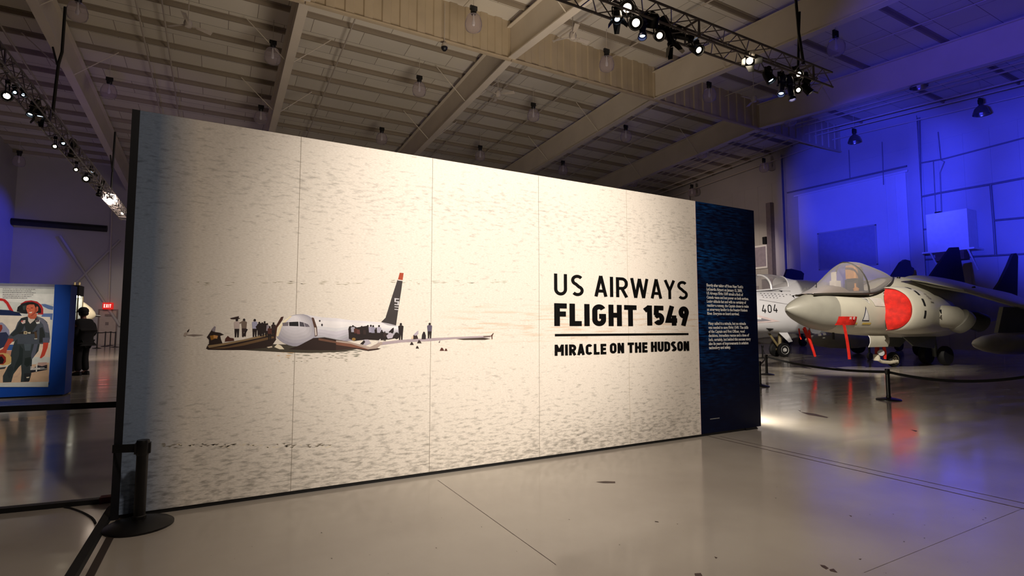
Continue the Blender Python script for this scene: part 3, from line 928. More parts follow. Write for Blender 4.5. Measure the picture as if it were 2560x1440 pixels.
pr.poly((254, 244, 222), [(1420, 822), (1500, 762), (1520, 758), (1440, 826), (1376, 896), (1352, 960), (1340, 960), (1350, 910), (1392, 856)], A)
# cockpit windows
pr.poly((120, 112, 120), [(1418, 838), (1500, 826), (1496, 880), (1422, 880)], A)
pr.poly((30, 28, 32), [(1506, 828), (1630, 822), (1634, 884), (1510, 880)], A)
pr.poly((78, 74, 84), [(1646, 822), (1700, 834), (1716, 890), (1648, 884)], A)
pr.poly((110, 104, 116), [(1706, 836), (1762, 858), (1784, 892), (1724, 892)], A)
# door and slide housing
pr.poly((86, 58, 48), [(1806, 766), (1836, 770), (1880, 900), (1886, 1010), (1850, 1020), (1840, 900)], A)
pr.poly((214, 204, 200), [(1846, 900), (1866, 900), (1876, 1000), (1856, 1010)], A)
pr.blob((70, 66, 72), 1916, 812, 12, 14, A)
pr.blob((54, 50, 56), 1946, 866, 12, 18, A)
# right slide raft
pr.poly((44, 28, 24), [(1830, 1040), (1980, 1030), (2134, 1060), (2134, 1206), (1700, 1200), (1500, 1190), (1640, 1140)], A)
pr.poly((60, 40, 34), [(0, 1060), (180, 1090), (420, 1160), (600, 1180), (560, 1196), (430, 1214), (240, 1180), (0, 1206)], Bp)
pr.poly((128, 84, 66), [(0, 1080), (200, 1112), (440, 1176), (430, 1196), (200, 1160), (0, 1130)], Bp)
pr.poly((176, 158, 148), [(0, 1070), (180, 1092), (450, 1160), (600, 1090), (626, 1112), (540, 1180), (430, 1190), (200, 1118), (0, 1092)], Bp)
pr.poly((110, 76, 60), [(1900, 1040), (2134, 1084), (2134, 1110), (1900, 1070)], A)
# left slide raft
pr.poly((46, 30, 26), [(400, 1180), (430, 1120), (620, 1110), (900, 1060), (1150, 1000), (1300, 960), (1336, 1060), (1280, 1140), (1200, 1170), (900, 1200), (640, 1200), (430, 1196)], A)
pr.poly((150, 126, 92), [(420, 1140), (620, 1112), (900, 1062), (1150, 1000), (1296, 960), (1300, 990), (1100, 1040), (860, 1090), (620, 1140), (440, 1172)], A)
pr.poly((110, 84, 56), [(440, 1180), (700, 1150), (900, 1106), (1296, 1012), (1310, 1040), (900, 1140), (640, 1180)], A)
pr.poly((70, 36, 28), [(1290, 960), (1330, 880), (1400, 760), (1436, 752), (1420, 800), (1350, 900), (1336, 1000), (1330, 1060)], A)
pr.poly((232, 222, 196), [(1310, 1160), (1350, 1120), (1400, 1140), (1444, 1190), (1380, 1190)], A)
pr.poly((214, 198, 176), [(1210, 1160), (1280, 1146), (1284, 1166), (1230, 1174)], A)
# tail fin
pr.poly((58, 52, 52), [(600, 828), (660, 770), (740, 510), (820, 262), (888, 276), (868, 420), (836, 620), (800, 872), (700, 846)], Bp)
pr.poly((180, 176, 184), [(600, 828), (700, 846), (800, 872), (806, 884), (690, 870)], Bp)
pr.poly((170, 66, 36), [(826, 258), (850, 170), (902, 174), (888, 268)], Bp)
pr.poly((220, 214, 210), [(824, 262), (890, 272), (888, 282), (820, 272)], Bp)
for v0, v1 in ((508, 522), (548, 560), (586, 598), (618, 628), (652, 662)):
    pr.poly((206, 204, 210), [(780, v0), (842, v0 + 6), (838, v1 + 6), (778, v1)], Bp)
pr.poly((206, 204, 210), [(780, 508), (800, 510), (796, 560), (778, 556)], Bp)
pr.poly((206, 204, 210), [(820, 548), (840, 550), (836, 604), (818, 600)], Bp)
# passengers on the near wing
pr.poly(DK, [(170, 890), (240, 880), (270, 900), (330, 890), (420, 876), (440, 920), (540, 940), (580, 900), (620, 960), (700, 980), (770, 1000), (830, 1010), (820, 1040), (700, 1060), (560, 1070), (400, 1060), (240, 1080), (170, 1050)], Bp)
def pax(u, v, h, top, legs, f):
    w = h * 0.16
    pr.blob(DK, u, v + h * .08, h * .07, h * .08, f, 10)
    pr.poly(top, [(u - w, v + h * .2), (u - w * .5, v + h * .15), (u + w * .5, v + h * .15), (u + w, v + h * .2), (u + w * .8, v + h * .56), (u - w * .8, v + h * .56)], f)
    pr.poly(legs, [(u - w * .8, v + h * .55), (u + w * .8, v + h * .55), (u + w * .6, v + h), (u + w * .1, v + h), (u, v + h * .65), (u - w * .2, v + h), (u - w * .7, v + h)], f)
for u, v, h, t_ in ((190, 880, 170, DK), (225, 868, 170, (170, 168, 184)), (262, 890, 160, RB), (300, 905, 150, (104, 60, 58)), (342, 878, 180, DK), (384, 910, 150, DB), (424, 865, 190, DK), (464, 862, 190, (164, 160, 184)), (495, 868, 190, (150, 148, 170)), (535, 900, 150, DK), (573, 866, 190, (176, 172, 190)), (610, 930, 140, DK), (650, 950, 130, DB)):
    pax(u, v, h, t_, DK, Bp)
pr.poly(DK, [(700, 960), (750, 910), (770, 900), (768, 960), (740, 1000)], Bp)
pr.poly((190, 182, 196), [(670, 1010), (720, 965), (770, 990), (750, 1040), (690, 1050)], Bp)
pr.poly((180, 174, 186), [(320, 1120), (380, 1060), (430, 1060), (470, 1110), (400, 1140)], Bp)
pr.poly(DK, [(320, 1120), (370, 1070), (390, 1090), (360, 1130)], Bp)
pr.blob((150, 116, 60), 236, 1056, 26, 20, Bp)
pr.blob(DK, 808, 1010, 34, 46, Bp)
pr.poly((214, 206, 206), [(560, 1080), (590, 1050), (596, 1066), (570, 1100)], Bp)
pax(864, 838, 226, DK, DK, Bp)
pax(1248, 836, 210, (92, 84, 104), DK, Bp)
pr.poly((226, 200, 170), [(1000, 1050), (1030, 1000), (1050, 1010), (1030, 1050)], Bp)
pr.poly(DB, [(1030, 1056), (1030, 1000), (1070, 980), (1096, 1050)], Bp)
pr.poly((178, 168, 182), [(1030, 1000), (1080, 950), (1100, 940), (1096, 990), (1060, 1010)], Bp)
pr.poly((36, 26, 30), [(1140, 1056), (1146, 1000), (1164, 955), (1184, 960), (1198, 1010), (1196, 1056)], Bp)
for u, v, a_ in ((1010, 1118, 26), (1084, 1166, 22), (1412, 1196, 30), (1466, 1198, 20), (1110, 1096, 30)):
    pr.poly(RB if u > 1400 else DB, [(u - a_, v + 14), (u - a_ * .3, v - a_), (u + a_ * .4, v - a_ * .7), (u + a_, v + 14)], Bp)
# passengers on the left raft
pr.poly((44, 30, 26), [(410, 1030), (470, 940), (510, 884), (530, 890), (520, 960), (590, 970), (640, 995), (590, 1010), (600, 1060), (620, 1110), (440, 1124), (440, 1060)], A)
pr.poly((150, 140, 150), [(470, 930), (512, 882), (530, 892), (520, 960), (490, 950)], A)
pr.poly((150, 104, 34), [(450, 1010), (520, 1000), (540, 1040), (470, 1070)], A)
pr.poly((206, 150, 90), [(500, 1000), (560, 1010), (548, 1050), (500, 1040)], A)
pr.poly(RB, [(650, 1090), (656, 1050), (690, 1010), (720, 1036), (770, 1044), (776, 1076)], A)
pr.poly(DB, [(720, 776), (840, 748), (836, 770), (860, 776), (820, 790), (740, 788)], A)
pax(812, 780, 250, (196, 180, 176), DK, A)
pax(908, 780, 240, (120, 104, 92), DB, A)
pr.poly((120, 104, 92), [(842, 836), (900, 806), (910, 820), (850, 850)], A)
pr.poly(DK, [(880, 1020), (940, 916), (958, 924), (920, 1000), (896, 1030)], A)
pax(1050, 784, 240, (168, 168, 196), DK, A)
for u, v, t_ in ((1110, 822, DK), (1150, 830, DK), (1182, 814, DB), (1216, 840, (150, 140, 150)), (1250, 880, RB), (1300, 830, DB)):
    pax(u, v, 190, t_, DK, A)
pr.poly(DK, [(1060, 890), (1110, 840), (1210, 850), (1200, 960), (1100, 1000), (1086, 940)], A)
pr.poly((184, 170, 160), [(100, 1010), (112, 970), (160, 960), (150, 990), (130, 1020)], A)
pr.poly(DB, [(146, 950), (180, 914), (176, 940), (160, 966)], A)
pr.poly((150, 136, 130), [(130, 1000), (240, 990), (370, 1000), (240, 1016)], A)
pr.build('printed_airliner', root)
# sun streaks and swell lines in the print
ws = Print(lambda x, y, k: (on_y(x, y, PY).x, -0.0003, on_y(x, y, PY).z))
for i in range(46):
    x = random.uniform(460, 1330); y = 707 + (x - 460) * -0.004 + random.gauss(0, 3.0)
    ws.poly((186, 178, 160), [(x, y), (x + random.uniform(6, 26), y + random.uniform(-1, 1)), (x + 8, y + 2.0)])
for i in range(60):
    x = random.uniform(390, 830); y = 1112 + (x - 390) * .004 + random.gauss(0, 3)
    ws.poly((138, 130, 116) if random.random() < .6 else (232, 222, 202), [(x, y), (x + random.uniform(5, 18), y - random.uniform(1, 3)), (x + 7, y + 2.4)])
ws.build('printed_swell', root)
# EXIT lettering on the sign
ew_ = MB()
word(ew_, 'EXIT', 0.2, 0.22, lambda x, z: (x, -0.125, z), -hx * .72, hx * .72, -hz * .5, hz * .5)
ew_.build('lettering', mat('exit_letters', (255, 220, 210), 0.5, 0, 0, emit=(255, 190, 180), es=1.1), ex, fix=False)

# ================================================================== POSTER KIOSK (left)
b0 = on_z(160, 990)
KY = b0.y
kx1 = b0.x
ktop = on_y(135, 711, KY).z
kp1 = on_y(128, 850, KY).x
kbot = on_y(60, 960, KY).z
kx0 = -4.3
ks = thing('poster_kiosk', 'blue exhibit kiosk with a big flight crew poster on its front', 'kiosk', (kx0, KY, 0))
m_kb = mat('royal_blue_laminate', (12, 70, 165), 0.4, 0, 0.05)
MB().box((0, 0.02, 0.03), (kx1 - kx0, 0.55, ktop)).build('cabinet', m_kb, ks)
MB().box((0.03, 0.05, 0), (kx1 - kx0 - .03, 0.52, 0.03)).build('plinth', M_BLACK, ks)
MB().box((0, 0.012, kbot - 0.03), (kp1 - kx0 + 0.01, 0.02, kbot)).build('poster_ledge', M_BLACK, ks)


def kpt(x, y, k):
    v = on_y(x, y, KY)
    return (v.x - kx0, -0.0005 - 0.0004 * k, v.z)


C8 = lambda u, v: (u / 8, 680 + v / 8)
D9 = lambda u, v: (u / 9, 840 + v / 9)
po = Print(lambda x, y, k: (on_y(x, y, KY).x - kx0, 0.010 - 0.00003 * k, on_y(x, y, KY).z), )
random.seed(9)
po.poly((214, 214, 206), [(-200, 218), (1090, 246), (1060, 900), (960, 2300), (-200, 2300)], C8)
for rgb, pts, f in (
    ((120, 118, 132), [(-200, 218), (1092, 246), (1088, 300), (-200, 272)], C8),
    ((172, 172, 176), [(-200, 272), (1088, 300), (1086, 340), (-200, 312)], C8),
    ((232, 230, 222), [(-200, 420), (1080, 440), (1066, 640), (840, 640), (-200, 560)], C8),
    ((92, 118, 168), [(820, 640), (900, 640), (1066, 690), (1056, 760), (960, 740), (860, 690)], C8),
    ((222, 214, 206), [(850, 720), (1056, 770), (1054, 830), (860, 830)], C8),
    ((96, 120, 172), [(850, 830), (1054, 830), (1040, 960), (820, 900)], C8),
    ((236, 222, 204), [(-200, 860), (440, 880), (1000, 900), (1010, 1440), (-200, 1440)], C8),
    ((238, 214, 190), [(-200, 1440), (1010, 1440), (1000, 1700), (-200, 1700)], C8),
    ((222, 186, 152), [(-200, 700), (300, 690), (1100, 600), (1096, 1028), (-200, 1060)], D9),
    ((206, 146, 120), [(-200, 340), (300, 330), (300, 420), (-200, 700)], D9),
    ((60, 96, 156), [(150, 200), (330, 190), (290, 320), (120, 320)], D9),
    ((62, 62, 66), [(-60, 720), (140, 690), (100, 740), (-60, 760)], D9),
    # left canopy arch
    ((200, 40, 36), [(-60, 530), (20, 525), (100, 545), (160, 600), (270, 790), (180, 760), (120, 640), (60, 580), (-60, 570)], C8),
    ((224, 226, 214), [(-60, 580), (40, 585), (100, 640), (140, 750), (-60, 745)], C8),
    ((22, 38, 78), [(-60, 750), (210, 765), (300, 800), (380, 810), (435, 876), (-60, 862)], C8),
    ((20, 20, 30), [(270, 790), (540, 825), (540, 838), (300, 812)], C8),
    # right canopy
    ((176, 36, 40), [(400, 640), (500, 580), (620, 566), (740, 590), (830, 660), (864, 740), (862, 850), (740, 850), (760, 830)], C8),
    ((26, 28, 30), [(330, 790), (350, 700), (440, 630), (560, 598), (660, 600), (760, 640), (820, 740), (820, 820), (530, 832)], C8),
    ((60, 70, 66), [(450, 680), (520, 660), (500, 760), (460, 760)], C8),
    # second crew member at the left edge
    ((150, 150, 176), [(-60, 1010), (40, 1010), (100, 1060), (180, 1160), (210, 1440), (-60, 1440)], C8),
    ((150, 56, 40), [(-60, 1050), (40, 1060), (46, 1130), (10, 1200), (-60, 1220)], C8),
    ((46, 54, 84), [(-60, 1220), (120, 1200), (190, 1300), (200, 1440), (-60, 1560)], C8),
    # main figure: legs, torso
    ((52, 60, 62), [(360, 0), (940, -10), (900, 150), (860, 340), (720, 520), (700, 860), (660, 1010), (640, 1030), (460, 1036), (480, 840), (470, 640), (420, 700), (300, 860), (250, 1040), (60, 1046), (60, 900), (200, 640), (250, 360)], D9),
    ((34, 44, 44), [(440, 200), (520, 300), (500, 620), (400, 720), (300, 800), (340, 640), (420, 460)], D9),
    ((78, 88, 96), [(520, 100), (720, 110), (680, 330), (560, 330)], D9),
    ((92, 94, 110), [(780, 120), (860, 130), (790, 420), (690, 540), (700, 420)], D9),
    ((30, 40, 38), [(560, 500), (700, 470), (690, 640), (600, 700), (540, 640)], D9),
    ((40, 42, 44), [(540, 840), (690, 840), (660, 1010), (640, 1030), (540, 1032)], D9),
    ((226, 214, 190), [(590, 925), (660, 915), (650, 945), (596, 950)], D9),
    ((44, 52, 54), [(160, 700), (280, 680), (300, 760), (240, 900), (200, 960), (160, 860)], D9),
    ((214, 176, 150), [(300, 930), (420, 830), (440, 770), (470, 770), (450, 860), (380, 930), (290, 945)], D9),
    ((74, 80, 90), [(540, 890), (420, 920), (350, 1010), (300, 1140), (210, 1230), (140, 1330), (190, 1360), (260, 1400), (350, 1340), (340, 1440), (960, 1440), (980, 1400), (1000, 1330), (990, 1200), (940, 1000), (860, 930), (730, 880)], C8),
    ((44, 50, 52), [(420, 930), (540, 890), (520, 1000), (440, 1180), (360, 1240), (260, 1290), (200, 1260), (320, 1140)], C8),
    ((112, 112, 126), [(740, 890), (860, 930), (960, 1050), (990, 1220), (900, 1200), (860, 1050), (780, 960)], C8),
    ((40, 44, 44), [(790, 1120), (850, 1100), (900, 1260), (880, 1400), (780, 1420)], C8),
    ((46, 50, 50), [(470, 1000), (540, 900), (600, 1020), (720, 900), (750, 1040), (640, 1200), (520, 1200)], C8),
    ((216, 200, 186), [(556, 890), (600, 935), (700, 935), (690, 960), (600, 1036), (560, 980)], C8),
    ((196, 96, 66), [(550, 860), (740, 830), (730, 900), (690, 940), (610, 940), (560, 900)], C8),
    ((214, 108, 78), [(520, 740), (530, 670), (570, 640), (690, 640), (720, 680), (760, 700), (760, 770), (730, 800), (700, 850), (620, 882), (560, 850)], C8),
    ((176, 78, 56), [(700, 700), (720, 690), (740, 760), (720, 820), (640, 880), (600, 874), (690, 800)], C8),
    ((24, 20, 20), [(530, 670), (520, 640), (560, 604), (640, 596), (710, 626), (730, 690), (716, 720), (696, 690), (680, 650), (590, 648)], C8),
    ((84, 34, 28), [(610, 712), (660, 712), (656, 724), (614, 726)], C8),
    ((90, 40, 32), [(536, 726), (570, 722), (568, 732), (538, 736)], C8),
    ((196, 92, 70), [(574, 730), (600, 726), (618, 774), (580, 780)], C8),
    ((240, 226, 214), [(576, 806), (644, 796), (630, 820), (590, 824)], C8),
    # patches and harness
    ((226, 200, 190), [(416, 974), (506, 960), (502, 1020), (450, 1040), (420, 1010)], C8),
    ((200, 90, 84), [(416, 974), (460, 968), (456, 996), (420, 1002)], C8),
    ((224, 222, 214), [(704, 974), (794, 962), (790, 1030), (730, 1040)], C8),
    ((70, 40, 48), [(706, 980), (780, 964), (786, 990), (720, 1000)], C8),
    ((44, 40, 36), [(360, 1220), (480, 1180), (680, 1200), (740, 1160), (740, 1190), (680, 1240), (500, 1240), (370, 1240)], C8),
    ((206, 190, 150), [(474, 1184), (540, 1184), (536, 1246), (470, 1240)], C8),
    ((120, 90, 60), [(490, 1200), (524, 1200), (520, 1232), (488, 1230)], C8),
    ((206, 196, 170), [(546, 1206), (610, 1200), (606, 1236), (546, 1226)], C8),
    ((84, 64, 44), [(680, 1190), (730, 1200), (744, 1320), (700, 1330)], C8),
    ((200, 196, 180), [(680, 1330), (744, 1326), (742, 1344), (690, 1346)], C8),
    # arms
    ((206, 70, 50), [(970, 150), (1090, 150), (1070, 260), (1000, 440), (930, 500), (890, 500), (920, 420), (960, 280)], D9),
    ((190, 76, 56), [(180, 60), (290, 60), (300, 100), (210, 200), (150, 320), (130, 400), (40, 380), (-40, 390), (-40, 340), (60, 290)], D9),
    ((96, 98, 116), [(960, 40), (1120, 40), (1110, 150), (960, 140)], D9),
    # helmet
    ((216, 176, 110), [(-40, 400), (60, 380), (180, 400), (250, 470), (250, 580), (190, 650), (60, 664), (-40, 640)], D9),
    ((150, 40, 30), [(-40, 420), (60, 410), (130, 480), (130, 580), (70, 640), (-40, 640)], D9),
    ((30, 14, 14), [(-40, 460), (40, 460), (90, 540), (60, 620), (-40, 630)], D9),
    ((232, 220, 190), [(120, 655), (200, 640), (250, 590), (240, 630), (190, 666)], D9),
    # cart at lower right
    ((36, 36, 44), [(840, 660), (1060, 650), (1056, 760), (690, 830), (680, 780)], D9),
    ((196, 160, 146), [(850, 600), (1050, 590), (1046, 650), (940, 680), (850, 660)], D9),
    ((232, 226, 214), [(810, 640), (842, 640), (830, 800), (800, 800)], D9),
    ((232, 226, 214), [(680, 750), (1050, 734), (1050, 744), (680, 766)], D9),
    ((226, 222, 214), [(1000, 434), (1080, 434), (1080, 446), (1000, 446)], D9),
):
    po.poly(rgb, pts, f)
# lines of small text, too blurred to read
for v0, u1 in ((330, 680), (366, 610), (402, 690), (440, 650), (474, 620), (508, 540)):
    u = 50
    while u < u1:
        w_ = random.uniform(16, 60)
        po.poly((120, 116, 118), [(u, v0 + u * .016), (u + w_, v0 + (u + w_) * .016), (u + w_, v0 + 11 + (u + w_) * .016), (u, v0 + 11 + u * .016)], C8)
        u += w_ + 8
for v0, u1 in ((690, 760), (715, 1000), (735, 900), (755, 800)):
    po.poly((230, 224, 216), [(680, v0), (u1, v0 - 6), (u1, v0 + 6), (680, v0 + 12)], D9)
po.build('poster', ks)

# ------------------------------------------------------------------ display case behind the kiosk
cy = 20.6
x0, x1 = on_y(150, 850, cy).x, on_y(190, 850, cy).x
ctop, cg1, cg0 = on_y(170, 712, cy).z, on_y(170, 738, cy).z, on_y(170, 886, cy).z
dc = thing('display_case', 'lit glass display case standing behind the blue kiosk', 'display case', (x0, cy, 0))
cw = x1 - x0
MB().box((0, 0, 0), (cw, 0.7, cg0)).build('base', M_BLACK, dc)
MB().box((0, 0, cg1), (cw, 0.7, ctop)).build('header', M_BLACK, dc)
fr = MB()
for xx in (0, cw * .52, cw - .03):
    fr.box((xx, 0, cg0), (xx + .03, .03, cg1))
fr.box((0, .67, cg0), (.03, .7, cg1)).box((cw - .03, .67, cg0), (cw, .7, cg1))
fr.build('frame', mat('bronze_frame', (120, 104, 70), 0.4, 0.5), dc)
MB().box((0.02, 0.66, cg0), (cw - .02, .69, cg1)).build('back_panel', mat('case_backing', (200, 205, 205), 0.6), dc)
MB().box((0.03, 0.005, cg0), (cw - .03, 0.012, cg1)).build('glass_pane', glass('case_glass', (240, 245, 245), 0.1), dc)
lh = MB().box((0.05, .1, cg1 - 0.05), (cw - .05, .5, cg1 - 0.005)).build('case_lamp', mat('case_tube', (255, 250, 235), 0.5, 0, 0, emit=(255, 244, 220), es=14.0), dc)
for i, (a, z, w_, h_, rgb) in enumerate(((.08 * cw, 0, .36 * cw, .42, (110, 84, 50)), (.58 * cw, 0, .26 * cw, .3, (190, 120, 40)), (.08 * cw, .62, .4 * cw, .34, (150, 170, 190)), (.6 * cw, .7, .24 * cw, .3, (110, 140, 190)))):
    it = MB().box((x0 + a, cy + .25, cg0 + z), (x0 + a + w_, cy + .5, cg0 + z + h_)).box((x0 + a - .02, cy + .2, cg0 + z - .02), (x0 + a + w_ + .02, cy + .6, cg0 + z))
    tag(it.build('exhibit_box', mat('exhibit_card', rgb, 0.6)), ('brown exhibit block at the bottom left of the glass case', 'orange exhibit block at the bottom right of the glass case', 'pale picture card on the left of the case shelf', 'blue picture card on the right of the case shelf')[i], 'exhibit')

# rolling ladder behind the case
ly = 26.0
lx0, lx1 = on_y(184, 760, ly).x, on_y(196, 760, ly).x
lt = on_y(190, 706, ly).z
ld = thing('rolling_ladder', 'tall yellowed ladder stand rising behind the display case', 'ladder', (lx0, ly, 0))
m_lad = mat('weathered_ladder', (110, 98, 66), 0.6)
for xx in (0, lx1 - lx0):
    MB().tube((xx, 0, 0), (xx, 0, lt), 0.03, 8).build('rail', m_lad, ld)
z = 0.4
while z < lt:
    MB().tube((0, 0, z), (lx1 - lx0, 0, z), 0.02, 6).build('rung', m_lad, ld)
    z += 0.45
MB().tube((0, 0, 2.4), (0, 0.9, 0), 0.025, 6).tube((lx1 - lx0, 0, 2.4), (lx1 - lx0, 0.9, 0), 0.025, 6).build('strut', m_lad, ld)

# pointed white aircraft nose beyond the visitor
ny = 30.0
tip = on_y(243, 789, ny)
nz = thing('parked_aircraft', 'white pointed aircraft nose with dark probe behind the visitor', 'aircraft', (tip.x, ny, tip.z))
MB().lathe([(0.02, -0.04), (0.14, -0.10), (0.30, -0.24), (0.50, -0.52), (0.66, -0.9), (0.76, -1.4), (0.82, -2.2), (0.82, -5.0), (0.5, -7.0)], axis=(0.94, 0.2, -0.12), n=28).build('fuselage', mat('white_aircraft_paint', (216, 208, 180), 0.35, 0, 0.05), nz, True)
MB().tube((-0.14, 0, .02), (0.12, 0.03, -0.02), 0.06, 8, 0.045).build('probe', M_BLACK, nz)
MB().tube((-2.6, -0.5, -0.1), (-2.6, -.5, -tip.z + .25), 0.06, 8).build('gear_leg', M_ALU, nz)
MB().lathe([(0.08, -.08), (.25, -.08), (.25, .08), (.08, .08)], org=(-2.6, -.5, -tip.z + .25), axis=(0, 1, 0), n=18).build('wheel', M_RUBBER, nz)

# ------------------------------------------------------------------ the visitor (seen from behind, facing left)
vp = on_z(201, 938)
vis = thing('person', 'person in dark jacket and cap standing at the display case', 'person', (vp.x, vp.y, 0), radians(-34))
vis.scale = (1.03, 1.03, 1.03)
H_ = 1.80


def skin_fig(name, V, E, R, material, parent, root_i=0, sub=2):
    me = bpy.data.meshes.new(name)
    me.from_pydata(V, E, [])
    o = bpy.data.objects.new(name, me)
    COL.objects.link(o)
    md = o.modifiers.new('skin', 'SKIN')
    md.use_smooth_shade = True
    for i, r in enumerate(R):
        d = me.skin_vertices[0].data[i]
        d.radius = r if isinstance(r, tuple) else (r, r)
        d.use_root = i == root_i
    ss = o.modifiers.new('sub', 'SUBSURF')
    ss.levels = ss.render_levels = sub
    bpy.context.view_layer.update()
    m2 = bpy.data.meshes.new_from_object(o.evaluated_get(bpy.context.evaluated_depsgraph_get()))
    bpy.data.objects.remove(o)
    n = bpy.data.objects.new(name, m2)
    COL.objects.link(n)
    m2.materials.clear(); m2.materials.append(material)
    n.parent = parent
    return n


# local frame: person faces -x, left hand side is -y
V = [(0, 0, .95), (0.01, 0, 1.15), (0.02, 0, 1.36), (0.01, 0, 1.50), (-0.02, 0, 1.58), (-.03, 0, 1.69), (-.03, 0, 1.76),
     (0, .10, .88), (-.03, .12, .48), (.02, .13, .09), (-.13, .14, .04),
     (0, -.10, .88), (.0, -.12, .48), (.05, -.13, .09), (-.10, -.14, .04),
     (.02, .21, 1.42), (.05, .27, 1.14), (-.12, .22, .98), (-.20, .16, .98),
     (.02, -.21, 1.42), (.05, -.27, 1.14), (-.12, -.22, .98), (-.20, -.16, .98)]
E = [(0, 1), (1, 2), (2, 3), (3, 4), (4, 5), (5, 6), (0, 7), (7, 8), (8, 9), (9, 10), (0, 11), (11, 12), (12, 13), (13, 14), (2, 15), (15, 16), (16, 17), (17, 18), (2, 19), (19, 20), (20, 21), (21, 22)]
R = [(.16, .13), (.17, .13), (.15, .11), (.06, .06), .06, (.10, .09), (.07, .07), .10, .07, .048, .045, .10, .07, .048, .045, .055, .05, .042, .042, .055, .05, .042, .042]
m_skin = mat('skin', (150, 104, 84), 0.6, 0, 0.05)
body = skin_fig('body', V, E, R, m_skin, vis)
fc = MB()
fc.prism([(-.125, -.012, 1.66), (-.125, .012, 1.66), (-.155, 0, 1.635)], (0, 0, .05)).box((-.12, .03, 1.675), (-.115, .05, 1.685)).box((-.12, -.05, 1.675), (-.115, -.03, 1.685)).box((-.128, -.025, 1.608), (-.115, .025, 1.617))
fc.build('face', mat('face_shade', (130, 84, 70), 0.6, 0, 0), vis, True)
MB().lathe([(.01, -.012), (.03, -.01), (.03, .01), (.01, .012)], org=(-.02, -.095, 1.66), axis=(0, 1, 0), n=10).lathe([(.01, -.012), (.03, -.01), (.03, .01), (.01, .012)], org=(-.02, .095, 1.66), axis=(0, 1, 0), n=10).build('ears', m_skin, vis, True)
# five-fingered hands clasped in front
for s in (-1, 1):
    hb = MB()
    base = Vector((-.22, .15 * s, .98))
    hb.loft([[base + Vector((dx, dy, dz)) for dx, dy, dz in ((0, -.02, -.04), (0, .015, -.04), (0, .015, .04), (0, -.02, .04))], [base + Vector((-.085, -.04 * s + dy, dz)) for dy, dz in ((-.012, -.045), (.012, -.045), (.012, .045), (-.012, .045))]])
    for i, (zf, ln) in enumerate(((-.036, .06), (-.012, .075), (.012, .08), (.036, .07))):
        p0 = base + Vector((-.08, -.04 * s, zf)); p1 = p0 + Vector((-ln * .6, -.02 * s, 0)); p2 = p1 + Vector((-ln * .2, -.04 * s, -.005))
        hb.path([p0, p1, p2], .009, 6)
    hb.path([base + Vector((-.03, -.02 * s, .04)), base + Vector((-.06, -.04 * s, .075)), base + Vector((-.09, -.05 * s, .08))], .010, 6)
    hb.build('hand', m_skin, vis, True)
m_jk = mat('dark_jacket_cloth', (9, 9, 12), 0.85, 0, 0.15, 12)
V2 = [(0.01, 0, .84), (0.0, 0, 1.0), (0.01, 0, 1.2), (0.02, 0, 1.40), (0.01, 0, 1.53), (.02, .215, 1.42), (.06, .285, 1.14), (-.13, .235, .98), (.02, -.215, 1.42), (.06, -.285, 1.14), (-.13, -.235, .98)]
E2 = [(0, 1), (1, 2), (2, 3), (3, 4), (3, 5), (5, 6), (6, 7), (3, 8), (8, 9), (9, 10)]
skin_fig('jacket', V2, E2, [(.25, .19), (.25, .19), (.25, .19), (.23, .17), .09, .11, .095, .07, .11, .095, .07], m_jk, vis, 1)
m_tr = mat('dark_trousers', (10, 10, 14), 0.85, 0, 0.1, 10)
V3 = [(0, 0, .92), (0, .10, .86), (-.03, .12, .48), (.02, .13, .10), (0, -.10, .86), (.0, -.12, .48), (.05, -.13, .10)]
skin_fig('trousers', V3, [(0, 1), (1, 2), (2, 3), (0, 4), (4, 5), (5, 6)], [(.18, .14), .118, .092, .085, .118, .092, .085], m_tr, vis)
for yy, xx in ((.135, .02), (-.135, .05)):
    MB().loft([[Vector((xx - .16 + dx, yy + dy, dz)) for dx, dy, dz in q] for q in (
        ((-.02, -.03, 0), (-.02, .03, 0), (-.02, .03, .04), (-.02, -.03, .04)), ((.06, -.05, 0), (.06, .05, 0), (.06, .045, .075), (.06, -.045, .075)), ((.18, -.042, 0), (.18, .042, 0), (.18, .04, .11), (.18, -.04, .11)), ((.25, -.035, 0), (.25, .035, 0), (.24, .03, .1), (.24, -.03, .1)))]).build('shoe', M_RUBBER, vis, True)
hr = MB().lathe([(.0, .115), (.06, .10), (.105, .05), (.112, 0), (.108, -.05), (.08, -.08), (.0, -.07)], org=(-.015, 0, 1.69), n=16).build('hair', mat('dark_hair', (24, 20, 18), 0.7), vis, True)
cp = MB().lathe([(.0, .135), (.06, .125), (.11, .075), (.122, .02), (.12, 0)], org=(-.02, 0, 1.715), n=18)
cp.prism([(-.12, -.08, 1.715), (-.20, -.06, 1.70), (-.225, 0, 1.697), (-.20, .06, 1.70), (-.12, .08, 1.715)], (0, 0, .012))
cp.build('cap', mat('dark_cap', (16, 16, 20), 0.8), vis, True)

# ================================================================== BARRIER POSTS AND BELTS
m_belt = mat('black_webbing', (10, 10, 12), 0.8, 0, 0.1, 40)
m_post = mat('black_powder_coat', (7, 6, 6), 0.4, 0, 0.1)


def make_post(h, rb):
    t = thing('barrier_post', 'x', 'barrier post')
    MB().lathe([(rb, 0), (rb, .012), (rb * .93, .022), (rb * .5, .042), (rb * .24, .052), (.0, .052)], n=36).build('base', m_post, t, True)
    MB().lathe([(.0, .04), (.040, .04), (.040, .07), (.034, .075), (.034, h - .10), (.0, h - .1)], n=20).build('post', m_post, t, True)
    MB().lathe([(.0, h - .10), (.036, h - .10), (.040, h - .09), (.040, h - .015), (.036, h), (.0, h)], n=20).box((-.046, -.022, h - .088), (-.03, .022, h - .02)).box((.03, -.022, h - .088), (.046, .022, h - .02)).build('belt_head', m_post, t, True)
    return t


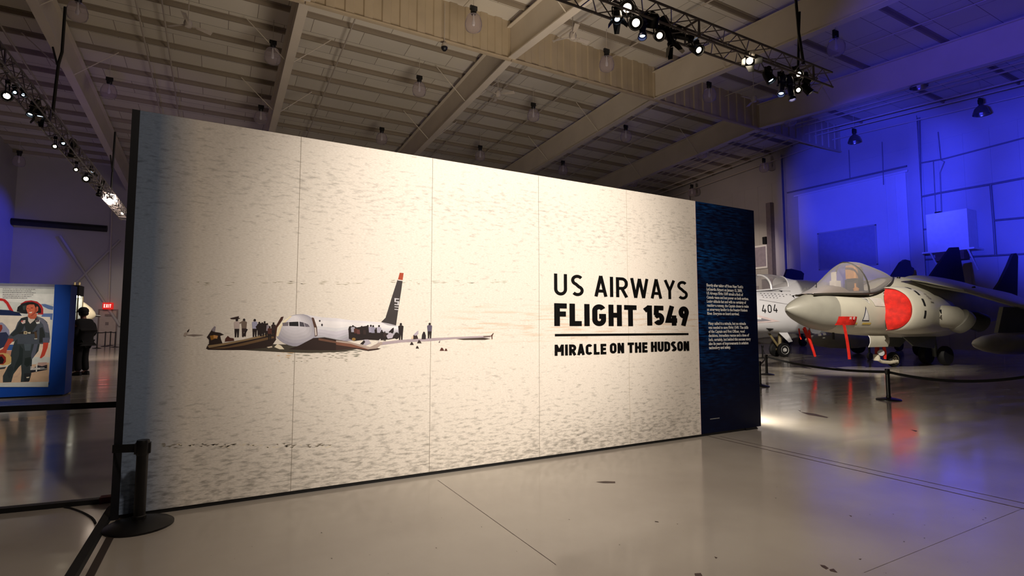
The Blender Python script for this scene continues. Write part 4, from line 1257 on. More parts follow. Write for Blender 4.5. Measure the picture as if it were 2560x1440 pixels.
def belt(parent, p, q, sag=0.0, w=.05):
    rings = []
    p, q = Vector(p), Vector(q)
    d = (q - p).normalized(); s = Vector((-d.y, d.x, 0)) * .0012
    for i in range(13):
        t = i / 12
        c = p.lerp(q, t); c.z -= sag * 4 * t * (1 - t)
        rings.append([c - s + Vector((0, 0, -w / 2)), c + s + Vector((0, 0, -w / 2)), c + s + Vector((0, 0, w / 2)), c - s + Vector((0, 0, w / 2))])
    return MB().loft(rings).build('belt', m_belt, parent)


p0 = on_z(350, 1311)
p0.y = 4.40; p0.x = on_y(353, 1200, 4.40).x
ph = on_y(353, 1100, 4.40).z
bp0 = make_post(ph, .20)
bp0.location = (p0.x, p0.y, 0)
tag(bp0, 'black barrier post in front of the lower left mural corner', 'barrier post', 'black barrier posts')
# short belt from its head to the mural edge
belt(bp0, (-.04, 0, on_y(340, 1120, 4.40).z), (PXL - .036 - p0.x, PY - .01 - p0.y, on_y(292, 1121, PY).z), 0, .055)

def place_post(px, py, label, h=None, rb=.2):
    t = make_post(h or ph, rb)
    v = on_z(px, py)
    t.location = (v.x, v.y, 0)
    tag(t, label, 'barrier post', 'black barrier posts')
    return t
pR = place_post(2222, 1000, 'black barrier post standing alone right of the mural, before the jet')
pQ = place_post(1917, 937, 'black barrier post just right of the mural edge, under the jet nose')
pS = place_post(1900, 966, 'black barrier post half hidden behind the right mural edge')
pT = place_post(2600, 1012, 'black barrier post cut off by the right picture edge')
pU = place_post(1907, 896, 'distant black barrier post beside the numbered jet nose wheel')
def link_belt(a, b_, sag):
    d = b_.location - a.location
    belt(a, (0, 0, ph - .055), (d.x, d.y, ph - .055), sag)
link_belt(pQ, pR, .10)
link_belt(pR, pT, .14)
link_belt(pQ, pS, .05)
link_belt(pU, pQ, .04)
# belt crossing behind the left end of the mural
v1 = on_z(285, 1165); 
pv = make_post(.55, .2); pv.location = (on_y(372, 1015, 5.75).x, 5.75, 0)
tag(pv, 'black barrier post hidden behind the left end of the mural', 'barrier post', 'black barrier posts')
q = on_y(-60, 1026, 6.2)
zt_ = on_y(300, 1012, 5.75).z
belt(pv, (0, 0, zt_), (q.x - pv.location.x, 6.2 - 5.75, q.z), 0, .052)
# far queue barrier by the exit door
far = [(242, 871), (262, 866), (275, 864), (287, 868)]
fp = []
for i, (x, y) in enumerate(far):
    t = make_post(1.05, .24); v = on_z(x, y); t.location = (v.x, v.y, 0)
    tag(t, 'distant queue post by the exit door, ' + ('nearest the visitor', 'second from the visitor', 'third from the visitor', 'nearest the mural')[i], 'barrier post', 'queue posts by the exit door')
    fp.append(t)
for a, b_ in zip(fp, fp[1:]):
    d = b_.location - a.location
    belt(a, (0, 0, 1.0), (d.x, d.y, 1.0), .02, .06)

# cable ramp, floor cable and floor strip at lower left
c0, c1 = on_z(282, 1268), on_z(172, 1452)
d = (c1 - c0).normalized(); s = Vector((-d.y, d.x, 0))
c1 = c0 + d * 2.2
cr2 = MB()
prof = ((-.035, 0), (-.022, .014), (.022, .014), (.035, 0))
cr2.loft([[c + s * a + Vector((0, 0, z_)) for a, z_ in prof] for c in (c0, c1)])
tag(cr2.build('cable_cover', M_RUBBER), 'black rubber cable cover running along the floor at lower left', 'cable cover')
ts = MB()
f0, f1 = c0 + s * .085, c1 + s * .085
ts.loft([[c + s * a + Vector((0, 0, z_)) for a, z_ in ((-.022, .0), (-.02, .003), (.02, .003), (.022, .0))] for c in (f0, f1)])
tag(ts.build('floor_tape', mat('brown_tape', (52, 42, 36), 0.6)), 'dark tape strip stuck to the floor beside the cable cover', 'tape')
g0, g1 = on_z(-80, 1290), on_z(250, 1257)
bar = thing('floor_bar', 'long black bar lying on the floor behind the mural end', 'bar', g0)
MB().box((0, -.03, 0), ((g1 - g0).length, .03, .035), Matrix.Rotation(atan2(g1.y - g0.y, g1.x - g0.x), 4, 'Z')).build('bar', M_BLACK, bar)
e0 = g1 - g0
MB().box((e0.x, e0.y - .04, 0), (e0.x + .1, e0.y + .035, .045)).build('red_tip', mat('dull_red_tip', (96, 14, 10), 0.6), bar)['label'] = 'dull red end cap'
cb = [on_z(x, y) + Vector((0, 0, .008)) for x, y in ((160, 1270), (175, 1272), (190, 1277), (205, 1283), (219, 1290), (230, 1297), (236, 1304), (239, 1311))]
tag(MB().path(cb, .006, 6).build('floor_cable', M_RUBBER, None, True), 'thin black cable curling over the floor towards the cable cover', 'cable')

# ================================================================== LIGHTING TRUSSES
m_tr_ = mat('truss_aluminium', (132, 124, 122), 0.42, 0.25, 0.1)


def make_truss(name, label, p, q, w=.30):
    p, q = Vector(p), Vector(q)
    d = (q - p).normalized(); ln = (q - p).length
    s = Vector((-d.y, d.x, 0)).normalized(); u_ = Vector((0, 0, 1))
    t = thing(name, label, 'lighting truss', p)
    cs = [(a, c) for a in (-w / 2, w / 2) for c in (-w / 2, w / 2)]
    for a, c in cs:
        MB().tube(s * a + u_ * c, d * ln + s * a + u_ * c, .019, 8).build('chord', m_tr_, t)
    lt = MB()
    n = int(ln / .3)
    for f, (e0, e1) in enumerate(((0, 1), (1, 3), (3, 2), (2, 0))):
        for i in range(n):
            a0, a1 = (cs[e0], cs[e1]) if i % 2 == 0 else (cs[e1], cs[e0])
            lt.tube(d * (i * ln / n) + s * a0[0] + u_ * a0[1], d * ((i + 1) * ln / n) + s * a1[0] + u_ * a1[1], .0095, 5, caps=False)
    for k in range(0, n + 1, 10):
        o = d * (min(k, n) * ln / n)
        for e0, e1 in ((0, 1), (1, 3), (3, 2), (2, 0)):
            lt.tube(o + s * cs[e0][0] + u_ * cs[e0][1], o + s * cs[e1][0] + u_ * cs[e1][1], .02, 6)
    lt.build('lattice', m_tr_, t)
    return t


TRZ = 6.2
rt0, rt1 = on_z(1490, -24, TRZ), on_z(2035, 218, TRZ)
rt1.y = rt0.y = 5.95
rt0.x = 3.6
make_truss('lighting_truss', 'aluminium lighting truss with spotlights crossing above the right mural half', rt0, rt1)
lt0, lt1 = Vector((-3.66, 6.5, TRZ)), Vector((-3.66, 28.6, TRZ))
make_truss('lighting_truss', 'aluminium lighting truss loaded with lamps receding along the left side', lt0, lt1)


def hoist(label, pts, r=.03):
    return tag(MB().path(pts, r, 7).build('hoist_cable', M_BLACK, None, True), label, 'cable')
hx_ = on_y(2000, 150, 5.95)
hoist('black hoist cable holding the right end of the lighting truss', [(hx_.x - .16, 5.95, 13.2), (hx_.x - .09, 5.95, 8.2), (hx_.x, 5.95, 7.0), (hx_.x - .14, 5.8, 6.3)], .028)
hoist('short black sling beside the right truss hoist', [(hx_.x + .05, 5.95, 7.45), (hx_.x + .0, 5.95, 7.0), (hx_.x + .16, 6.1, 6.3)], .024)
by = on_x(140, 280, -3.66)
hoist('black hoist cable at the near end of the left truss', [on_x(163, 18, -3.70), on_x(155, 130, -3.66), on_x(146, 160, -3.66), on_x(132, 278, -3.66), on_x(124, 296, -3.66)], .035)
hoist('thin black sling leaning on the near left truss hoist', [on_x(132, 118, -3.66), on_x(143, 162, -3.66)], .022)
hoist('black hoist cable farther along the left truss', [on_x(288, 330, -3.66), on_x(283, 400, -3.66), on_x(277, 492, -3.66)], .035)
hoist('thin black sling leaning on the far left truss hoist', [on_x(276, 388, -3.66), on_x(281, 430, -3.66)], .025)

# stage lamps: par cans, profile spots and flood lamps with barn doors
m_can = mat('black_lamp_can', (15, 14, 14), 0.35, 0.2, 0.1)
m_bluecan = mat('blue_lamp_can', (26, 30, 92), 0.35, 0.2, 0.1)  # plain blue colour for a few of the cans
m_lens = mat('lamp_lens_warm', (255, 240, 215), 0.3, 0, 0, emit=(255, 236, 205), es=14.0)
m_lensc = mat('lamp_lens_cool', (225, 240, 255), 0.3, 0, 0, emit=(206, 232, 255), es=2.6)
m_lensd = mat('lamp_lens_off', (120, 116, 112), 0.15, 0.3, 0)
m_door = mat('barn_door_pale', (206, 196, 180), 0.5)


def can_mesh(kind):
    mb = MB()
    if kind == 'par':
        mb.lathe([(.0, -.20), (.05, -.20), (.085, -.15), (.10, -.05), (.105, .12), (.112, .12), (.112, .14), (.098, .14), (.095, .10), (.0, .09)], axis=(0, 0, 1), n=20)
    elif kind == 'profile':
        mb.lathe([(.0, -.30), (.085, -.29), (.10, -.2), (.095, -.08), (.065, -.06), (.06, .2), (.085, .23), (.088, .30), (.075, .30), (.07, .24), (.0, .23)], n=18)
        mb.box((-.02, -.11, -.05), (.02, .11, -.03)).box((-.11, -.02, -.05), (.11, .02, -.03))
    else:
        mb.lathe([(.0, -.15), (.07, -.15), (.12, -.1), (.125, .08), (.13, .1), (.118, .1), (.11, .06), (.0, .05)], n=20)
    return mb
LENSZ = {'par': (.058, .095), 'profile': (.062, .235), 'flood': (.066, .055)}
_cache = {}


def stage_lamp(px, py, plane, label, kind='par', aim=(0, -.6, -1), lens=m_lens, can=m_can, doors=False, s=1.0, ry=None):
    P = on_y(px, py, plane[1]) if plane[0] == 'y' else on_x(px, py, plane[1])
    t = thing('stage_lamp', label, 'stage lamp', P, 0, 'lamps on the lighting trusses')
    s *= .8
    R_ = Vector(aim).normalized().to_track_quat('Z', 'Y').to_matrix().to_4x4() @ Matrix.Scale(s, 4)
    def put(key, mb_fn, name, mt, M_):
        k = (key, mt.name)
        if k not in _cache:
            o = mb_fn().build(name, mt, t, True); _cache[k] = o.data
        else:
            o = bpy.data.objects.new(name, _cache[k]); COL.objects.link(o); o.parent = t
        o.matrix_local = M_
        return o
    # lens centre sits on the measured point
    off = Matrix.Translation(-(R_ @ Vector((0, 0, LENSZ[kind][1]))))
    Mx = off @ R_
    put('can' + kind, lambda: can_mesh(kind), 'can', can, Mx)
    r_, z_ = LENSZ[kind]
    put('lens' + kind, lambda: MB().lathe([(.0, z_ + .014), (r_ * .5, z_ + .012), (r_, z_), (0, z_ - .004)], n=20), 'lens', lens, Mx)
    # yoke from the can up to the truss
    cpos = Mx.translation
    top = (TRZ - .15) - P.z
    yk = MB()
    side = Vector((1, 0, 0)) if plane[0] == 'y' else Vector((0, 1, 0))
    hgt = max(.12, min(.26, top - cpos.z))
    for q in (-1, 1):
        yk.tube(cpos + side * (.125 * q * s), cpos + side * (.125 * q * s) + Vector((0, 0, hgt)), .011, 6)
    yk.tube(cpos - side * .125 * s + Vector((0, 0, hgt)), cpos + side * .125 * s + Vector((0, 0, hgt)), .011, 6)
    if top > cpos.z + hgt:
        yk.tube(cpos + Vector((0, 0, hgt)), (cpos.x, cpos.y, top), .014, 6)
    yk.build('yoke', m_can, t)
    cz = max(top, cpos.z + hgt)
    MB().box((cpos.x - .035, cpos.y - .035, cz - .05), (cpos.x + .035, cpos.y + .035, cz + .03)).build('clamp', m_can, t)
    if doors:
        zf = .11 if kind != 'profile' else .3
        for q in range(4):
            a = q * pi / 2
            Mq = Mx @ Matrix.Rotation(a, 4, 'Z')
            MB().prism([Mq @ Vector(p) for p in ((.09, -.08, zf), (.09, .08, zf), (.19, .05, zf + .19), (.19, -.05, zf + .19))], Mq.to_3x3() @ Vector((.006, 0, .002))).build('barn_door', m_door if q == 1 else m_can, t)
    return t


RTP = ('y', 5.9)
tocam = lambda P: CAMP - P
R1 = (-.55, -.6, -.55)
stage_lamp(1568, 20, RTP, 'biggest glaring lamp at the upper left end of the right truss', 'flood', (-.55, -.6, -.5), s=1.25)
stage_lamp(1590, 57, RTP, 'glaring lamp just below the biggest lamp of the right truss', 'flood', (-.6, -.6, -.5), s=1.1)
stage_lamp(1543, 48, RTP, 'dark lamp with spread pale and black barn doors, leftmost on the right truss', 'par', (-.2, -.3, -.9), m_lensc, doors=True, s=.9)
stage_lamp(1606, 88, RTP, 'blue-tinted flared can pointing down on the right truss', 'profile', (-.25, -.2, -1), m_lensc, m_bluecan)
stage_lamp(1629, 62, RTP, 'unlit black lamp tucked under the truss beside the blue can', 'flood', (.2, .5, -.6), m_lensd)
stage_lamp(1649, 89, RTP, 'round can with a small bright lens, third glare from the left on the right truss', 'par', (-.35, -.6, -.45))
stage_lamp(1678, 106, RTP, 'black profile lamp with barn doors hanging straight down on the right truss', 'profile', (.35, -.1, -1), m_lensd, doors=True)
stage_lamp(1725, 96, RTP, 'long black profile lamp lying sideways under the right truss', 'profile', (.9, -.5, -.25), m_lensc)
stage_lamp(1747, 125, RTP, 'bright lens tilted at the truss joint, left of the empty truss stretch', 'par', (-.1, -.7, -.6))
stage_lamp(1874, 152, RTP, 'glaring lamp alone on the middle of the right truss', 'flood', (-.55, -.6, -.45), doors=True, s=1.1)
stage_lamp(1927, 200, RTP, 'round black can with a sliver of light, left of the end cluster', 'par', (.15, -.4, -.9), m_lensc)
stage_lamp(1997, 186, RTP, 'bright lens uppermost in the end cluster', 'par', (-.2, -.7, -.4))
stage_lamp(1953, 232, RTP, 'blue can leaning left in the end cluster', 'profile', (-.45, -.2, -1), m_lensc, m_bluecan)
stage_lamp(1980, 244, RTP, 'blue can hanging lowest in the end cluster', 'profile', (0, -.15, -1), m_lens, m_bluecan)
stage_lamp(1996, 225, RTP, 'bright lens in the middle of the end cluster', 'par', (-.5, -.6, -.4), s=.8)
stage_lamp(2021, 205, RTP, 'black can with a lit lens at upper right of the end cluster', 'par', (.5, -.4, -.5), s=.85)
stage_lamp(2024, 230, RTP, 'black can with a lit lens at lower right of the end cluster', 'par', (.4, -.4, -.75), s=.85)
LTP = ('x', -3.66)
LL = [
    (17, 240, 'biggest glaring lamp on the left truss, nearest the viewer', 'flood', (.15, -.9, -.35), m_lens, m_can, False, 1.0),
    (37, 231, 'small cool lens right beside the nearest glaring lamp', 'par', (.4, -.9, -.2), m_lensc, m_can, False, .6),
    (58, 237, 'second small cool lens along the left truss', 'par', (.4, -.9, -.2), m_lensc, m_can, False, .6),
    (76, 284, 'can with a bluish lens beside the white flared shade', 'profile', (-.1, -.5, -.9), m_lensc, m_can, False, 1.0),
    (100, 290, 'lamp with a white flared shade pointing down', 'flood', (0, -.1, -1), m_lensc, m_can, True, 1.0),
    (137, 366, 'upper of the paired small lights partway along the left truss', 'par', (.1, -.9, -.3), m_lens, m_can, False, .75),
    (158, 358, 'cool lens inside the truss after the paired small lights', 'par', (.4, -.8, -.3), m_lensc, m_can, False, .8),
    (178, 385, 'dark lamp hanging mid-way along the left truss', 'profile', (0, -.3, -1), m_lensd, m_can, False, 1.1),
    (190, 424, 'small lit lamp in front of the second glare of the left truss', 'par', (.1, -.9, -.2), m_lens, m_can, False, .8),
    (215, 447, 'second glaring lamp, low on the left truss', 'flood', (.1, -.9, -.3), m_lens, m_can, False, 1.15),
    (229, 430, 'lamp with a pale barn door just past the second glare', 'par', (.2, -.5, -.8), m_lensc, m_can, True, .9),
    (247, 485, 'dark hanging can before the far end of the left truss', 'profile', (-.1, -.2, -1), m_lensd, m_can, False, 1.2),
    (274, 506, 'paired white lights near the far end of the left truss', 'par', (.1, -.9, -.2), m_lens, m_can, False, 1.0),
    (284, 502, 'greenish cool lens beside the far paired lights', 'par', (.1, -.9, -.2), m_lensc, m_can, False, 1.1),
    (306, 533, 'last lit lamp on the left truss, touching the mural edge', 'par', (.1, -.9, -.2), m_lens, m_can, False, 1.1),
]
for x, y, lb_, kd, am, ln, cn, dr_, s_ in LL:
    stage_lamp(x, y, LTP, lb_, kd, am, ln, cn, dr_, s_)

# ================================================================== JUMP JET (grey, red intake covers)
m_jet = mat('pale_grey_jet_paint', (196, 192, 174), 0.42, 0, 0.07, 1.6)
m_jet2 = mat('mid_grey_jet_paint', (150, 148, 136), 0.45, 0, 0.10, 2.0)
m_jetd = mat('dark_grey_jet_paint', (96, 98, 90), 0.5, 0, 0.12, 2.0)
m_frame = mat('canopy_frame', (58, 54, 46), 0.5)
m_cglass = glass('canopy_glass', (244, 242, 240), 0.05)
_nt = m_cglass.node_tree
_d = _nt.nodes.new('ShaderNodeBsdfDiffuse'); _d.inputs[0].default_value = lin(220, 216, 220)
_lw = _nt.nodes.new('ShaderNodeLayerWeight'); _lw.inputs[0].default_value = 0.5
_mr = _nt.nodes.new('ShaderNodeMapRange'); _mr.inputs['To Min'].default_value = 0.03; _mr.inputs['To Max'].default_value = 0.5
_nt.links.new(_lw.outputs['Facing'], _mr.inputs['Value'])
_b = _nt.nodes.new('ShaderNodeMixShader'); _nt.links.new(_mr.outputs[0], _b.inputs[0])
_o = _nt.nodes['Material Output']; _src = _o.inputs[0].links[0].from_socket
_nt.links.new(_src, _b.inputs[1]); _nt.links.new(_d.outputs[0], _b.inputs[2]); _nt.links.new(_b.outputs[0], _o.inputs[0])

JET = thing('jump_jet', 'pale grey jump jet with red intake covers, facing left on the right side', 'aircraft', (15.15, 10.0, 0), radians(-5))


def J(a, b_, z):
    return Vector((a, -b_, z))


def sect(a, top, bot, hw, n=28, e=2.3, y0=0.0):
    zc, hz = (top + bot) / 2, (top - bot) / 2
    r = []
    for i in range(n):
        t = 2 * pi * i / n
        c, s = cos(t), sin(t)
        r.append(Vector((a, y0 + hw * (abs(c) ** (2 / e)) * (1 if c >= 0 else -1), zc + hz * (abs(s) ** (2 / e)) * (1 if s >= 0 else -1))))
    return r


JK = [(-0.12, 1.90, 1.84, 0.03), (0.0, 1.99, 1.74, .13), (0.3, 2.15, 1.57, .30), (0.95, 2.38, 1.33, .50), (1.45, 2.42, 1.24, .60), (2.1, 2.42, 1.15, .68), (2.9, 2.42, 1.09, .74), (3.5, 2.58, 1.06, .76), (4.2, 2.86, 1.03, .78), (4.82, 3.02, 1.0, .80), (6.0, 3.06, .98, .82), (7.5, 3.0, 1.0, .82), (9.0, 2.9, 1.2, .72), (11.0, 2.75, 1.55, .5), (13.6, 2.5, 1.9, .28), (14.2, 2.4, 2.0, .1)]
rings = []
a = -0.12
while a < 14.21:
    rings.append(sect(a, *hermite(JK, a)))
    a += 0.08 if a < .4 else 0.2
MB().loft(rings).build('fuselage', m_jet, JET, True)
# radome in a slightly different grey, a hair proud of the skin
rings = []
for i in range(12):
    a = -0.125 + i * (1.50 + .125) / 11
    t, bt, hw = hermite(JK, a)
    rings.append(sect(a, t + .006, bt - .006, hw + .006))
MB().loft(rings).build('radome', m_jet2, JET, True)['label'] = 'darker grey nose cone'


# intake nacelles
def nac(side, t, a, out, zc=1.9, hz=.66, inner=.70):
    c, s = cos(t), sin(t)
    b_ = inner + out * max(c, 0) ** .8 if c > 0 else inner
    return J(a, side * b_, zc + hz * s)


for side in (1, -1):
    nb = MB()
    rg = []
    for da, out, hz, zc in ((0.0, .50, .63, 1.90), (-0.04, .54, .66, 1.90), (0.0, .58, .69, 1.90), (.10, .62, .72, 1.90), (.4, .68, .75, 1.89), (.9, .70, .76, 1.87), (1.5, .62, .73, 1.84), (2.2, .45, .66, 1.8), (3.0, .25, .58, 1.78), (4.0, .08, .5, 1.75), (4.4, .02, .4, 1.75)):
        ring = []
        for k in range(25):
            t = pi / 2 - pi * k / 24
            slope = .40 * max(cos(t), 0) * max(0, 1 - da / 1.5)
            ring.append(nac(side, t, 3.50 + da + slope, out, zc, hz))
        rg.append(ring)
    nb.loft(rg, close=False)
    nb.build('intake_nacelle', m_jet, JET, True)
    cv = MB()
    for lvl in range(6):
        pass
    rg = []
    for f, da in ((1.0, .03), (.97, -.035), (.8, -.075), (.5, -.095), (.2, -.1), (0.02, -.1)):
        ring = []
        for k in range(25):
            t = pi / 2 - pi * k / 24
            c = max(cos(t), 0)
            bb = .74 + (.535 * c ** .8) * f
            zz = 1.90 + .655 * sin(t) * (f * .9 + .1) if f < 1 else 1.9 + .655 * sin(t)
            wr = .015 * sin(9 * zz + 3 * bb) * (1 if f < 1 else 0)
            ring.append(J(3.50 + da + wr + .40 * c * f, side * bb, zz))
        rg.append(ring)
    cv.loft(rg, close=False)
    cv.build('intake_cover', M_RED, JET, True)['label'] = 'bright red padded intake cover'
    # rim gasket
    MB().path([nac(side, pi / 2 - pi * k / 24, 3.47 + .40 * max(cos(pi / 2 - pi * k / 24), 0), .55, 1.9, .665) for k in range(25)], .014, 6).build('cover_seam', mat('cover_seam_cloth', (90, 18, 14), .8), JET, True)
    # blow-in door slots round the nacelle
    for t0, t1, w_ in ((74, 60, .10), (53, 37, .12), (27, 9, .13), (-2, -20, .13)):
        sl = MB()
        ring0, ring1 = [], []
        for k in range(5):
            t = radians(t0 + (t1 - t0) * k / 4)
            for dst, aa in ((ring0, .52), (ring1, .52 + w_)):
                f = (aa - .4) / .5
                out = .68 + .02 * f; hz = .75 + .01 * f
                dst.append(nac(side, t, 3.50 + aa + .40 * max(cos(t), 0) * (1 - aa / 1.5), out + .012, 1.89 - .02 * f, hz + .012))
        sl.loft([ring0, ring1], close=False)
        sl.build('blow_in_door', M_DARKIN, JET, True, fix=False)
    # front (cold) nozzle fairing and lip
    MB().lathe([(.05, -.55), (.24, -.42), (.34, -.1), (.37, .3), (.365, .62), (.32, .66)], org=J(5.75, side * .98, 1.72), axis=J(.93, side * .28, -.10), n=24).build('nozzle_fairing', m_jet, JET, True)
    MB().lathe([(.30, -.1), (.40, .0), (.41, .16), (.36, .3), (.30, .28), (.30, -.05)], org=J(6.45, side * 1.2, 1.60), axis=J(.70, side * .38, -.55), n=24).build('nozzle', m_jet2, JET, True)
    # rear nozzle
    MB().lathe([(.2, -.3), (.33, 0), (.33, .4), (.27, .45)], org=J(8.1, side * .8, 1.62), axis=J(.85, side * .35, -.35), n=20).build('nozzle', m_jetd, JET, True)

# slender fairing dot and small vent on the port nacelle
MB().prism([J(5.05, 1.40, 1.88), J(5.22, 1.36, 1.9), J(5.22, 1.36, 1.76)], (0, -.02, 0)).build('vent', M_DARKIN, JET)

# wings
def wing_ring(a_le, b_, z, chord, th, n=20):
    r = []
    for k in range(n):
        t = 2 * pi * k / n
        x = (1 - cos(t)) / 2
        y = 0.6 * th * (1.6 * sqrt(max(x, 0)) * (1 - x)) * (1 if t < pi else -1)
        r.append(J(a_le + chord * x, b_, z + y * (1 if t < pi else .8)))
    return r
for side in (1, -1):
    wr = [wing_ring(a_, side * b_, z, c, t) for a_, b_, z, c, t in ((5.25, .3, 2.98, 3.6, .42), (5.45, .9, 2.74, 3.3, .40), (5.97, 1.65, 2.49, 2.9, .36), (6.75, 2.62, 1.98, 1.9, .30), (7.5, 3.7, 1.66, 1.5, .24), (8.2, 4.6, 1.46, 1.2, .16))]
    MB().loft(wr).build('wing', m_jet2, JET, True)
    # leading edge root extension
    MB().prism([J(4.55, side * .62, 2.93), J(5.3, side * .98, 2.78), J(5.98, side * 1.66, 2.49), J(6.3, side * 1.0, 2.72), J(6.0, side * .5, 2.95)], (0, 0, .05)).build('root_extension', m_jet2, JET)
    # drop tank and pylon
    MB().lathe([(.0, 0), (.05, .04), (.14, .25), (.24, .7), (.315, 1.4), (.335, 2.2), (.32, 3.0), (.24, 3.9), (.1, 4.7), (.0, 5.0)], org=J(4.17, side * 2.65, .86), axis=(1, 0, -.01), n=28).build('drop_tank', m_jet2, JET, True)
    MB().prism([J(5.55, side * 2.65, 1.17), J(5.95, side * 2.65, 1.95), J(8.0, side * 2.65, 1.95), J(7.6, side * 2.65, 1.17)], (0, .1, 0)).build('pylon', m_jetd, JET)
    MB().lathe([(.0, 0), (.08, .1), (.12, .4), (.1, 1.0), (.0, 1.3)], org=J(8.0, side * 4.6, 1.5), axis=(1, 0, 0), n=12).build('wingtip_fairing', m_jet2, JET, True)
    # tailplane
    MB().loft([wing_ring(12.0, side * .2, 2.35, 1.5, .12), wing_ring(12.9, side * 1.9, 1.95, .8, .06)]).build('tailplane', m_jet2, JET, True)
    # belly strake
    MB().prism([J(4.85, side * .42, 1.02), J(5.15, side * .55, .72), J(6.3, side * .55, .62), J(6.7, side * .42, 1.02)], (0, .05, 0)).build('belly_strake', m_jetd, JET)
m_dark = mat('shade_toned_jet', (34, 36, 58), .55, 0, .1)  # unlit look of fins and parked jets put into the colour
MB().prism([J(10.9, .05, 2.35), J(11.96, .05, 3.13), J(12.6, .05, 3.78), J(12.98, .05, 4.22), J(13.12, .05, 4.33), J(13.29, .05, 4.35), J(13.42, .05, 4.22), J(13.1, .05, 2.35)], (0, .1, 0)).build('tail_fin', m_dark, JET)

# cockpit: dark coaming, seat, sight, canopy glass and frames
CK = [(0.72, 2.36, .30), (1.0, 2.47, .36), (1.45, 2.66, .45), (1.92, 2.99, .52), (2.3, 3.28, .55), (2.65, 3.44, .57), (3.2, 3.47, .57), (3.74, 3.37, .54), (4.3, 3.22, .46), (4.82, 3.02, .22)]
SILL = [(0.72, 2.33), (1.5, 2.36), (3.0, 2.40), (3.6, 2.52), (4.3, 2.80), (4.82, 3.0)]


def can_ring(a, grow=0.0, n=17):
    top, hw = hermite(CK, a)
    sl = hermite(SILL, a)[0]
    return [J(a, -(hw + grow) * cos(pi * k / (n - 1)), sl + (top - sl + grow) * sin(pi * k / (n - 1)) ** .9) for k in range(n)]


MB().loft([can_ring(.74 + i * (4.80 - .74) / 26) for i in range(27)], close=False).build('canopy', m_cglass, JET, 'all', fix=False)
fm = MB()
def hoop(a0, a_side, r):
    fm.path([Vector((a0 + (a_side - a0) * abs(cos(pi * k / 16)) ** 1.5, p.y, p.z)) for k, p in enumerate(can_ring(a0, .004))], r, 6)
hoop(2.62, 2.95, .030)
for side in (1, -1):
    pts = []
    for i in range(20):
        a = .74 + i * (4.8 - .74) / 19
        top, hw = hermite(CK, a)
        pts.append(J(a, side * (hw + .005), hermite(SILL, a)[0]))
    fm.path(pts, .036, 6)
fm.build('canopy_frame', m_frame, JET, True)
tb = MB()
rg = []
for i in range(14):
    a = .8 + i * .17
    top, hw = hermite(CK, a)
    sl = hermite(SILL, a)[0]
    cz = min(sl + .30, top - .05) if a < 2.3 else sl + .10
    rg.append([J(a, -hw * .9, sl - .02), J(a, -hw * .55, (sl + cz) / 2 + .05), J(a, 0, cz), J(a, hw * .55, (sl + cz) / 2 + .05), J(a, hw * .9, sl - .02)])
tb.loft(rg, close=False)
tb.build('coaming', mat('dusty_coaming', (104, 90, 72), .8, 0, .1, 6), JET, True)
MB().loft([[J(a, y_, hermite(SILL, a)[0] + .06) for y_ in (-hermite(CK, a)[1] * .92, 0, hermite(CK, a)[1] * .92)] for a in (2.9, 3.3, 3.7, 4.1, 4.5, 4.75)], close=False).build('cockpit_deck', mat('cockpit_deck', (120, 112, 98), .8), JET)
m_seat = mat('tan_seat_cushion', (186, 128, 58), .8, 0, .15, 8)
st = MB().box((3.05, -.2, 2.45), (3.25, .2, 3.3)).build('seat', mat('dark_seat_shell', (62, 50, 40), .7), JET)
MB().loft([[Vector((a_, y_ * q_, z_)) for y_, z_ in ((-.17, 2.92), (.17, 2.92), (.17, 3.30), (.12, 3.36), (-.12, 3.36), (-.17, 3.30))] for a_, q_ in ((2.9, .8), (2.95, 1), (3.24, 1))]).build('headrest', m_seat, st)
MB().box((3.25, -.16, 2.5), (3.34, .16, 3.25)).box((3.0, -.24, 2.45), (3.2, -.2, 2.9)).box((3.0, .2, 2.45), (3.2, .24, 2.9)).build('seat_rail', M_BLACK, JET)
MB().box((2.05, -.10, 2.62), (2.3, .10, 2.82)).box((2.1, -.08, 2.82), (2.13, .08, 3.1)).build('gun_sight', mat('pale_sight', (196, 190, 180), .4), JET)
MB().tube(J(2.85, .2, 2.4), J(2.85, .2, 2.75), .03, 8).lathe([(0, -.09), (.08, -.05), (.09, .03), (0, .09)], org=J(2.85, .22, 2.55), axis=(0, 0, 1), n=12).build('oxygen_hose', m_seat, JET, True)

# markings
def deck_pt(a, z, out=.008):
    top, bot, hw = hermite(JK, a)
    zc, hz = (top + bot) / 2, (top - bot) / 2
    s = max(-1, min(1, (z - zc) / hz))
    y = hw * (1 - abs(s) ** 2.3) ** (1 / 2.3)
    return J(a, y + out, z)
def quad_decal(name, c, mt, parent, fn, out=.012, nu=6, nv=6):
    """a painted mark (corners c0..c3) laid on the curved skin in small facets"""
    rows = []
    for i in range(nv + 1):
        v = i / nv
        row = []
        for k in range(nu + 1):
            u = k / nu
            a = (1 - v) * ((1 - u) * c[0][0] + u * c[1][0]) + v * ((1 - u) * c[3][0] + u * c[2][0])
            z = (1 - v) * ((1 - u) * c[0][1] + u * c[1][1]) + v * ((1 - u) * c[3][1] + u * c[2][1])
            row.append(fn(a, z, out))
        rows.append(row)
    return MB().loft(rows, close=False).build(name, mt, parent, fix=False)
def decal(name, pts, mt, out=.008):
    c = pts if len(pts) == 4 else [pts[0], pts[0], pts[1], pts[2]]
    return quad_decal(name, c, mt, JET, deck_pt, out)
m_yel = mat('yellow_marking', (206, 176, 84), .5)
decal('step_marking', [(1.97, 1.475), (2.20, 1.475), (2.20, 1.42), (1.97, 1.42)], m_yel)['label'] = 'forward yellow dash'
